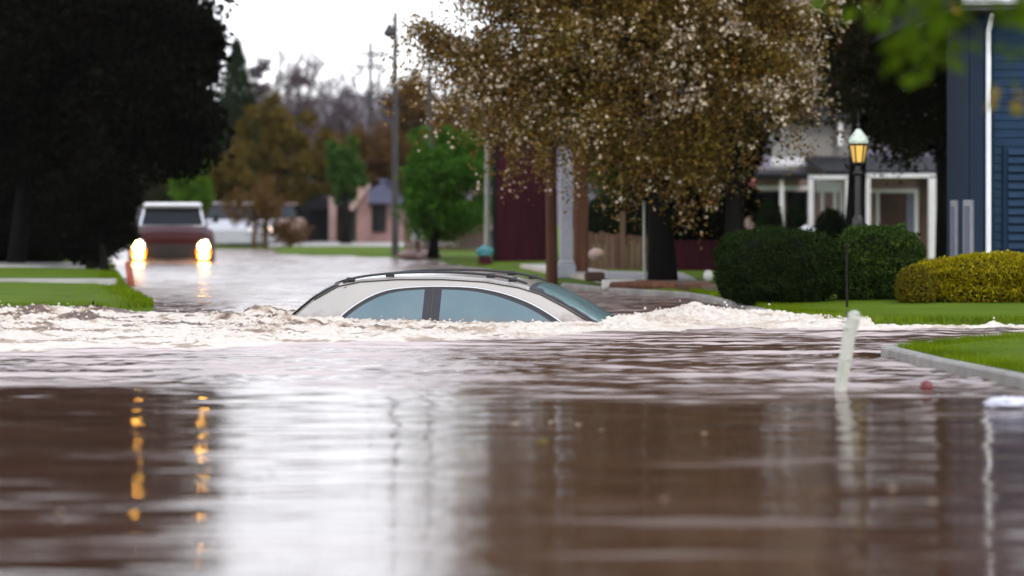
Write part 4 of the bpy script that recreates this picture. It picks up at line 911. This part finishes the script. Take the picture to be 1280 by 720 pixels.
for i, (px, w_, lb) in enumerate(((318, .9, 'left'), (331, .5, 'middle'), (362, .6, 'right'))):
    Y = 77.6
    tree('shrub', 'small reddish brown shrub in front of the far parked cars, %s one' % lb, 'shrub', (X(px, Y), Y, .05), (X(px, Y), Y, 1.35 if i != 2 else .5), (w_, .5, .75 if i != 2 else .4), 26, 900, .12, M['lf_rust'], M['wood_pole'], .09, .25, group='shrubs before the far cars', seed=40 + i, limbs=8)

# ------------------------------------------------------------------ trees
# the two blossom trees
kA = lambda C: (C[:, 2] > .95 + .35 * np.abs(C[:, 0] - 1.9) * 0 )
exA = [(X(525, 36) + k * .12, 36.2, Z(45, 36) - .04 * k + random.uniform(-.06, .06)) for k in range(9)] + [(X(600 + 9 * k, 36), 35.6 + .1 * k, Z(190 + 6 * k, 36)) for k in range(6)] + [(X(620 + random.uniform(0, 90), 35.8), 35.8, Z(random.uniform(130, 215), 35.8)) for k in range(14)]
tree('blossom_tree', 'spreading tree with bronze leaves, sparse cream blossoms and a thick dark trunk', 'tree', (X(829, 36.9), 36.9, .1), (X(768, 36.9), 36.9, 5.0), (2.35, 2.2, 3.75), 440, 225000, .062, M['lf_blossom'], M['bark_black'], .185, .36, 'blossom trees', .3, .16, 3, extra=exA, strands=.95, nflower=24000, fsize=.062, keep=lambda C: (C[:, 2] > 2.25 - .36 * np.clip(C[:, 0] - .6, 0, 2.5)) & ((C[:, 2] > 3.0) | (C[:, 0] > -.40 + (3.04 - C[:, 2]) * .55)), limbs=46, topx=X(800, 36.9),
     fmask=lambda p: -.15 * sst(2.6, 1.6, p[:, 2]) + .12)
tree('blossom_tree', 'weeping tree thick with cream blossoms beside the street lamp', 'tree', (X(918, 36.0), 36.0, .1), (X(925, 36.0), 36.0, 4.8), (1.2, 1.4, 3.6), 240, 110000, .060, M['lf_blossom'], M['bark_black'], .13, .32, 'blossom trees', .3, .14, 8, strands=.85, nflower=24000, fsize=.070, keep=lambda C: (C[:, 2] > 1.55) & (C[:, 0] < X(1008, 36)) & ((C[:, 2] > 2.55) | (C[:, 0] < X(903, 36))), limbs=36,
     fmask=lambda p: .5 * sst(1.9, 3.0, p[:, 2]))
tree('blossom_tree', 'shaded dark green tree with a few blossoms between lamp and navy house', 'tree', (X(1068, 42), 42, .1), (X(1100, 42), 42, 5.2), (1.85, 1.5, 3.6), 300, 110000, .08, M['lf_dkgreen'], M['bark_black'], .17, .36, 'blossom trees', .3, .16, 12, strands=.45, nflower=1700, fsize=.055, topx=X(1080, 42), keep=lambda C: (C[:, 2] > 2.05) & ((C[:, 2] > 3.0) | (C[:, 0] > X(1085, 42))))
# dark trees behind them
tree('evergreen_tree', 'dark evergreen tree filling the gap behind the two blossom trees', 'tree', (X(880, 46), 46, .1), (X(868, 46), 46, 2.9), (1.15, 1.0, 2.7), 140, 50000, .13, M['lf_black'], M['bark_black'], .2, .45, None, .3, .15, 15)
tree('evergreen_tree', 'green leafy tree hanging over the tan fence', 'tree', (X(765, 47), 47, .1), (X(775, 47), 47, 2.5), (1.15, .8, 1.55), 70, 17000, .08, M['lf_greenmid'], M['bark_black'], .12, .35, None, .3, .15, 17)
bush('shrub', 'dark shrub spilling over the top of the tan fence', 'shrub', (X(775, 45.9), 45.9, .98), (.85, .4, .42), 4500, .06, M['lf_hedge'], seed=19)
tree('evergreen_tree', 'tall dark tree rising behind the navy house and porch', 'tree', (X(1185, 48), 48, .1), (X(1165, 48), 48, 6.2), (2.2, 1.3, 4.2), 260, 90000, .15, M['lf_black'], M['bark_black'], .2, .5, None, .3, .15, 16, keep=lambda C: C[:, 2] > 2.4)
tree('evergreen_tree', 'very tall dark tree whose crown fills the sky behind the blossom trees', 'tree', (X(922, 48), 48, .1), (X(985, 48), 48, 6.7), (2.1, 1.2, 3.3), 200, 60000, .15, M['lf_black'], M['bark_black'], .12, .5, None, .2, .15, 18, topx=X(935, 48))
# the big near-black tree at the left
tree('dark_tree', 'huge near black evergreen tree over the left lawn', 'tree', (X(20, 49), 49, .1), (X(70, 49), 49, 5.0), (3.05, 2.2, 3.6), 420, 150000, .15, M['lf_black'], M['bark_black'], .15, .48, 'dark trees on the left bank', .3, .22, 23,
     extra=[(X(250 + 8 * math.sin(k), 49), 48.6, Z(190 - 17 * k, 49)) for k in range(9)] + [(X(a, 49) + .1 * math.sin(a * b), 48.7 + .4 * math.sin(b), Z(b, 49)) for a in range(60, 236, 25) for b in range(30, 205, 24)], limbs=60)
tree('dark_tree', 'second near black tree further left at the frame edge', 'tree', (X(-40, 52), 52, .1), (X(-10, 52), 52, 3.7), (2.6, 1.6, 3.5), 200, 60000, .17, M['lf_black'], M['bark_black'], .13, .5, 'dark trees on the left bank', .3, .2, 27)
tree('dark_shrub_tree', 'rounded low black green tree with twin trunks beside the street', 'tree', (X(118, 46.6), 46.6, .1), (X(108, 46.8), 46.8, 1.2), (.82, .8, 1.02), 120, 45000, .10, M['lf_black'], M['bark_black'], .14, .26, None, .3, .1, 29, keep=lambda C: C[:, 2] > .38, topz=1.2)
q = MB(); q.tube([(X(131, 46.4), 46.4, .02), (X(129, 46.4), 46.4, .4), (X(122, 46.6), 46.6, 1.0)], [.10, .07, .05], 8); single('stump', q, M['bark_black'], 'short leaning second trunk under the low dark tree', 'trunk')
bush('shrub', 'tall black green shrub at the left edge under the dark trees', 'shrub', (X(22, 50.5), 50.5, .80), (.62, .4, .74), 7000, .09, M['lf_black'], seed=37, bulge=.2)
bush('shrub', 'low black green shrub left of the rounded dark tree', 'shrub', (X(52, 51.5), 51.5, .42), (.45, .4, .40), 2500, .07, M['lf_hedge'], seed=33)
# green tree by the shed
tree('green_tree', 'round spring green tree with a dark trunk left of the maroon shed', 'tree', (X(541, 58), 58, .08), (X(562, 58), 58, 1.75), (.98, .85, 1.25), 90, 16000, .10, M['lf_green'], M['bark_black'], .12, .32, None, .3, .14, 35)
# distance
spec = [
 (240, 84, 265, 185, 44, 'lf_lime', 'bright lime green tree behind the pickup truck', .14),
 (288, 88, 285, 190, 62, 'lf_olive', 'olive brown tree right of the lime green one', .16),
 (345, 92, 288, 118, 88, 'lf_olive', 'tall olive brown tree in front of the blue grey building', .18),
 (395, 96, 285, 165, 80, 'lf_olive', 'broad olive tree behind the low garage', .18),
 (432, 84, 250, 178, 46, 'lf_greenmid', 'dark trunked green tree between garage and pink house', .14),
 (470, 104, 270, 160, 90, 'lf_rust', 'rust orange tree above the pink house roof', .18),
 (520, 98, 280, 92, 70, 'lf_rust', 'tall rust brown tree behind the two slim poles', .18),
 (575, 102, 290, 96, 90, 'lf_olive', 'tall olive brown tree behind the green tree', .18),
 (640, 96, 290, 60, 90, 'lf_olive', 'large brown tree hidden behind the blossom crown', .18),
 (250, 125, 285, 118, 60, 'lf_mauve', 'mauve twiggy tree at the edge of the huge dark tree', .2),
 (200, 95, 300, 150, 90, 'lf_dkgreen', 'dark green tree directly behind the pickup truck', .18),
 (318, 118, 285, 84, 60, 'lf_mauve', 'mauve twiggy tree below the dark conifer tip', .2),
 (425, 120, 285, 82, 70, 'lf_mauve', 'mauve twiggy tree below the widest bare crown', .14),
 (370, 123, 285, 78, 60, 'lf_mauve', 'mauve twiggy tree above the olive brown trees', .14),
 (490, 123, 285, 88, 60, 'lf_mauve', 'mauve twiggy tree behind the slim lamp pole', .14)]
for i, (px, Y, bot, top, w, lm, lab, ls) in enumerate(spec):
    zb, zt = Z(bot, Y), Z(top, Y); rr = w / 2 / F * Y
    tree('background_tree', lab, 'tree', (X(px, Y), Y, .05), (X(px, Y), Y, (zb + zt) / 2), (rr, rr * .8, (zt - zb) / 2), 70 if lm != 'lf_mauve' else 45, 9000 if i != 4 and lm != 'lf_mauve' else 6500, ls, M[lm], M['bark_black'] if i == 4 else M['bark'], .17, rr * .28, 'trees beyond the flooded street', .2, .25, 50 + i, limbs=20)
# conifer tip
Y = 112; root = empty('conifer', (X(296, Y), Y, .05), 'dark pointed conifer rising above the distant trees', 'tree', 'trees beyond the flooded street')
q = MB(); q.tube([(X(296, Y), Y, 0), (X(296, Y), Y, 8.6)], [.2, .03], 7); q.build('trunk', M['bark'], root)
n = 9000; t = rng.uniform(0, 1, n) ** .7; an = rng.uniform(0, 6.28, n); z = 8.7 - t * 5.2; lay = (z * 2.2) % 1; rr = (.10 + t * 2.5) * (.55 + .45 * (1 - lay)) * rng.uniform(.3, 1, n)
V, I = leaves(np.stack([X(296, Y) + np.cos(an) * rr, Y + np.sin(an) * rr, z - rr * .25], 1), .2, .4); fast_mesh('crown', V, I, 4, M['lf_hedge'], root)
# bare trees
def bare(px, Y, top, w, label, seed, mat='bark_pale'):
    random.seed(seed); root = empty('bare_tree', (X(px, Y), Y, .05), label, 'tree', 'bare trees on the skyline'); q = MB(); x = X(px, Y); ht = Z(top, Y)
    def br(p, d, L, r, lv):
        P = [p]; c = p.copy(); dd = d.copy(); m = 4
        for k in range(m):
            dd = (dd + Vector((random.uniform(-.22, .22), random.uniform(-.22, .22), random.uniform(-.05, .16)))).normalized(); c = c + dd * L / m; P.append(c.copy())
        q.tube(P, [max(.022, r * (1 - .6 * k / m)) for k in range(m + 1)], 5 if lv < 3 else 3, cap=False)
        if lv < 5:
            for k in range(3 if lv < 4 else 3):
                s = P[random.choice((2, 3, 4))]; a = random.uniform(0, 6.28); sp = random.uniform(.45, .95); nd = (dd + Vector((math.cos(a) * sp * w, math.sin(a) * sp * .6, random.uniform(-.05, .3)))).normalized(); br(s, nd, L * random.uniform(.58, .78), r * .55, lv + 1)
    br(Vector((x, Y, 0)), Vector((0, 0, 1)), ht * .40, .34, 0)
    q.build('trunk', M[mat], root)
for i, (px, Y, top, w, lb) in enumerate(((330, 128, 58, 1, 'bare tree right of the dark conifer'), (365, 132, 64, 1, 'slender bare tree between the two farthest poles'), (405, 124, 50, 1.2, 'wide bare tree at the middle of the skyline'), (440, 130, 55, 1, 'bare tree left of the distant utility pole'), (482, 128, 78, .9, 'short bare tree behind the lamp pole'), (512, 132, 72, 1, 'bare tree between the two slim poles'), (300, 134, 82, 1, 'low bare tree behind the conifer'))):
    bare(px, Y, top, w, lb, 100 + i)
# wires
q = MB(); P = []
for k in range(13):
    t = k / 12; P.append((X(494, 63) + (X(180, 63) - X(494, 63)) * -1.4 * t, 63 + 2 * t, Z(18, 63) + .35 * t - .5 * t * (1 - t)))
q.tube(P, .008, 4); 
P = [(X(494, 63) - 9 * k / 10, 63, Z(24, 63) + .4 * k / 10 - .35 * (k / 10) * (1 - k / 10)) for k in range(11)]; q.tube(P, .008, 4)
single('power_line', q, M['pole_dark'], 'thin overhead cable running from the lamp pole across the sky', 'cable')

# hedges
def zc(top, Y, b=.1): return (Z(top, Y) + b) / 2, (Z(top, Y) - b) / 2
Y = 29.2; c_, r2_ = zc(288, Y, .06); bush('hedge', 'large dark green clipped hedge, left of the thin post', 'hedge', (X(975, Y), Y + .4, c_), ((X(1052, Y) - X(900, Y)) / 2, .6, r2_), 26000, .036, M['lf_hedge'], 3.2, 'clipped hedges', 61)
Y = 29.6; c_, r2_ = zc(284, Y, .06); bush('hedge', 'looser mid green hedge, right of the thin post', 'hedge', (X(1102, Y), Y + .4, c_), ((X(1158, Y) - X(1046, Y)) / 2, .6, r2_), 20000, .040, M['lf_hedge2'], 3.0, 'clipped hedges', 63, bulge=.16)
Y = 28.6; c_, r2_ = zc(318, Y, .06); bush('hedge', 'long golden yellow clipped hedge in front of the navy house', 'hedge', (X(1290, Y), Y + .5, c_), ((X(1425, Y) - X(1153, Y)) / 2, .65, r2_), 42000, .034, M['lf_yellow'], 3.4, 'clipped hedges', 65, bulge=.08)
Y = 28.3; c_, r2_ = zc(334, Y, .06); bush('hedge', 'small olive shrub tucked at the left end of the golden hedge', 'hedge', (X(1151, Y), Y + .3, c_), ((X(1176, Y) - X(1127, Y)) / 2, .3, r2_), 7000, .030, M['lf_oldgold'], 2.4, 'clipped hedges', 67)

# near branches hanging in from a tree on the front right bank
root = empty('overhanging_tree', (4.9, 9.6, .1), 'green leafy tree reaching blurred branches into the top right corner', 'tree')
q = MB(); q.tube([(4.9, 9.6, .0), (4.85, 9.6, 1.4), (4.7, 9.5, 2.6), (4.5, 9.4, 3.6)], [.17, .14, .11, .07], 9)
brs = [[(4.7, 9.5, 2.55), (3.4, 9.2, 2.75), (2.4, 9.0, 2.45), (1.75, 8.9, 2.10), (1.42, 8.8, 1.80)], [(4.6, 9.4, 3.0), (3.3, 9.0, 2.6), (2.5, 8.8, 2.2), (2.05, 8.7, 1.88), (1.98, 8.6, 1.74)], [(4.7, 9.5, 2.3), (3.2, 9.6, 2.1), (2.4, 9.6, 1.78), (1.85, 9.6, 1.56)]]
for b_ in brs: q.tube(b_, [.035, .02, .012, .006, .003][:len(b_)], 6)
q.build('trunk', M['bark'], root)
LP = []; 
def near_cluster(px, py, Y, sx, sz, n): 
    return np.stack([rng.normal(X(px, Y), sx, n), rng.normal(Y, .12, n), rng.normal(Z(py, Y), sz, n)], 1)
LP = np.vstack([near_cluster(1165, 10, 8.9, .08, .07, 44), near_cluster(1152, 55, 8.8, .055, .055, 30), near_cluster(1185, 40, 8.9, .03, .05, 14), near_cluster(1110, 8, 8.9, .06, .025, 14), near_cluster(1275, 30, 8.7, .03, .07, 26), near_cluster(1200, -25, 8.9, .10, .04, 30), near_cluster(1300, -30, 9, .25, .1, 120), ell_pts(900, (4.2, 9.5, 3.3), (1.5, 1.3, .9), .2)])
V, I = leaves(LP, .075, .6, .5); fast_mesh('crown', V, I, 4, M['lf_near'], root)
LP = np.vstack([near_cluster(1250, 118, 9.6, .035, .02, 9), near_cluster(1268, 128, 9.6, .02, .02, 4), near_cluster(1188, 20, 12, .03, .05, 8), near_cluster(1050, 5, 9.0, .02, .01, 4)])
V, I = leaves(LP, .05, .5, .4); fast_mesh('turning_leaves', V, I, 4, M['lf_turning'], root)

# hills
q = MB(); V = []; nx = 90
for j, (yy, k) in enumerate(((200, 0), (260, 1), (340, .9))):
    for i in range(nx):
        x = -160 + 320 * i / (nx - 1); ridge = 12.3 + 2.2 * float(fbm(np.array([x * .02]), np.array([1.5]), 201, 3)[0]) + .8 * float(perlin(np.array([x * .25]), np.array([2.5]), 203)); V.append((x, yy, ridge * k * (1 if k < 1 else 1) * (yy / 260 if k else 0)))
Fc = [(j * nx + i, j * nx + i + 1, (j + 1) * nx + i + 1, (j + 1) * nx + i) for j in range(2) for i in range(nx - 1)]
q.add(V, Fc); tag(q.build('hill', M['hill'], smooth=True), kind='structure')

hz = MB(); hz.box((0, 320, 7.7), (804, 766, 20.6)); hm, hnt, hb = newmat('damp_air'); hnt.nodes.remove(hb)
pv = hnt.nodes.new('ShaderNodeVolumePrincipled'); pv.inputs['Density'].default_value = HAZE; pv.inputs['Color'].default_value = (.92, .92, .96, 1); hnt.links.new(pv.outputs[0], hnt.nodes['Material Output'].inputs['Volume'])
ho = hz.build('haze', hm); tag(ho, kind='stuff')
# ------------------------------------------------------------------ light
SUN_EL, SUN_AZ = 48.0, 150.0       # sun behind thin cloud, behind and left of the camera
W = bpy.data.worlds.new('World'); SC.world = W; W.use_nodes = True; nt = W.node_tree; N = nt.nodes; L = nt.links
bg = N['Background']; sky = N.new('ShaderNodeTexSky'); sky.sky_type = 'NISHITA'; sky.sun_disc = False; sky.sun_elevation = R(SUN_EL); sky.sun_rotation = R(SUN_AZ)
mul = N.new('ShaderNodeMix'); mul.data_type = 'RGBA'; mul.inputs['Factor'].default_value = .82
tc = N.new('ShaderNodeTexCoord'); nz = N.new('ShaderNodeTexNoise'); nz.inputs['Scale'].default_value = 2.2; nz.inputs['Detail'].default_value = 4; L.new(tc.outputs['Generated'], nz.inputs[0])
rp = N.new('ShaderNodeValToRGB'); rp.color_ramp.elements[0].position = .3; rp.color_ramp.elements[1].position = .7; rp.color_ramp.elements[0].color = (20.5, 21.2, 23.2, 1); rp.color_ramp.elements[1].color = (25.5, 25.7, 26.4, 1)
L.new(nz.outputs[0], rp.inputs[0])
sx_ = N.new('ShaderNodeSeparateXYZ'); L.new(tc.outputs['Generated'], sx_.inputs[0])
gr_ = N.new('ShaderNodeValToRGB'); ge = gr_.color_ramp.elements; ge[0].position = .16; ge[0].color = (1.12, 1.1, 1.08, 1); ge[1].position = .62; ge[1].color = (.66, .70, .80, 1); L.new(sx_.outputs['Z'], gr_.inputs[0])
mg = N.new('ShaderNodeMix'); mg.data_type = 'RGBA'; mg.blend_type = 'MULTIPLY'; mg.inputs['Factor'].default_value = 1; L.new(rp.outputs[0], mg.inputs['A']); L.new(gr_.outputs[0], mg.inputs['B'])
L.new(sky.outputs[0], mul.inputs['A']); L.new(mg.outputs['Result'], mul.inputs['B']); L.new(mul.outputs['Result'], bg.inputs[0]); bg.inputs[1].default_value = .10
sd = bpy.data.lights.new('Sun', 'SUN'); sd.energy = 1.5; sd.angle = R(12); sd.color = (1, .93, .82); so = bpy.data.objects.new('Sun', sd); COL.objects.link(so)
az = R(SUN_AZ); dirv = Vector((math.sin(az) * math.cos(R(SUN_EL)), math.cos(az) * math.cos(R(SUN_EL)), math.sin(R(SUN_EL))))
so.rotation_euler = (-dirv).to_track_quat('-Z', 'Y').to_euler(); so.location = dirv * 30

# ------------------------------------------------------------------ camera
cd = bpy.data.cameras.new('Camera'); co = bpy.data.objects.new('Camera', cd); COL.objects.link(co)
co.location = (0, 0, H); co.rotation_euler = (R(90), 0, 0); cd.sensor_width = 36; cd.lens = F / 1280 * 36; cd.shift_y = -96 / 1280
cd.clip_start = .1; cd.clip_end = 3000; cd.dof.use_dof = True; cd.dof.focus_distance = 23.6; cd.dof.aperture_fstop = cd.lens / 75.0
SC.camera = co
vs = SC.view_settings; SC.display_settings.display_device = 'sRGB'; vs.view_transform = 'Standard'; vs.look = 'None'; vs.exposure = 0; vs.gamma = 1; vs.use_curve_mapping = False
SC.cycles.max_bounces = 6; SC.cycles.transparent_max_bounces = 4; SC.cycles.use_denoising = True; SC.cycles.sample_clamp_indirect = 8
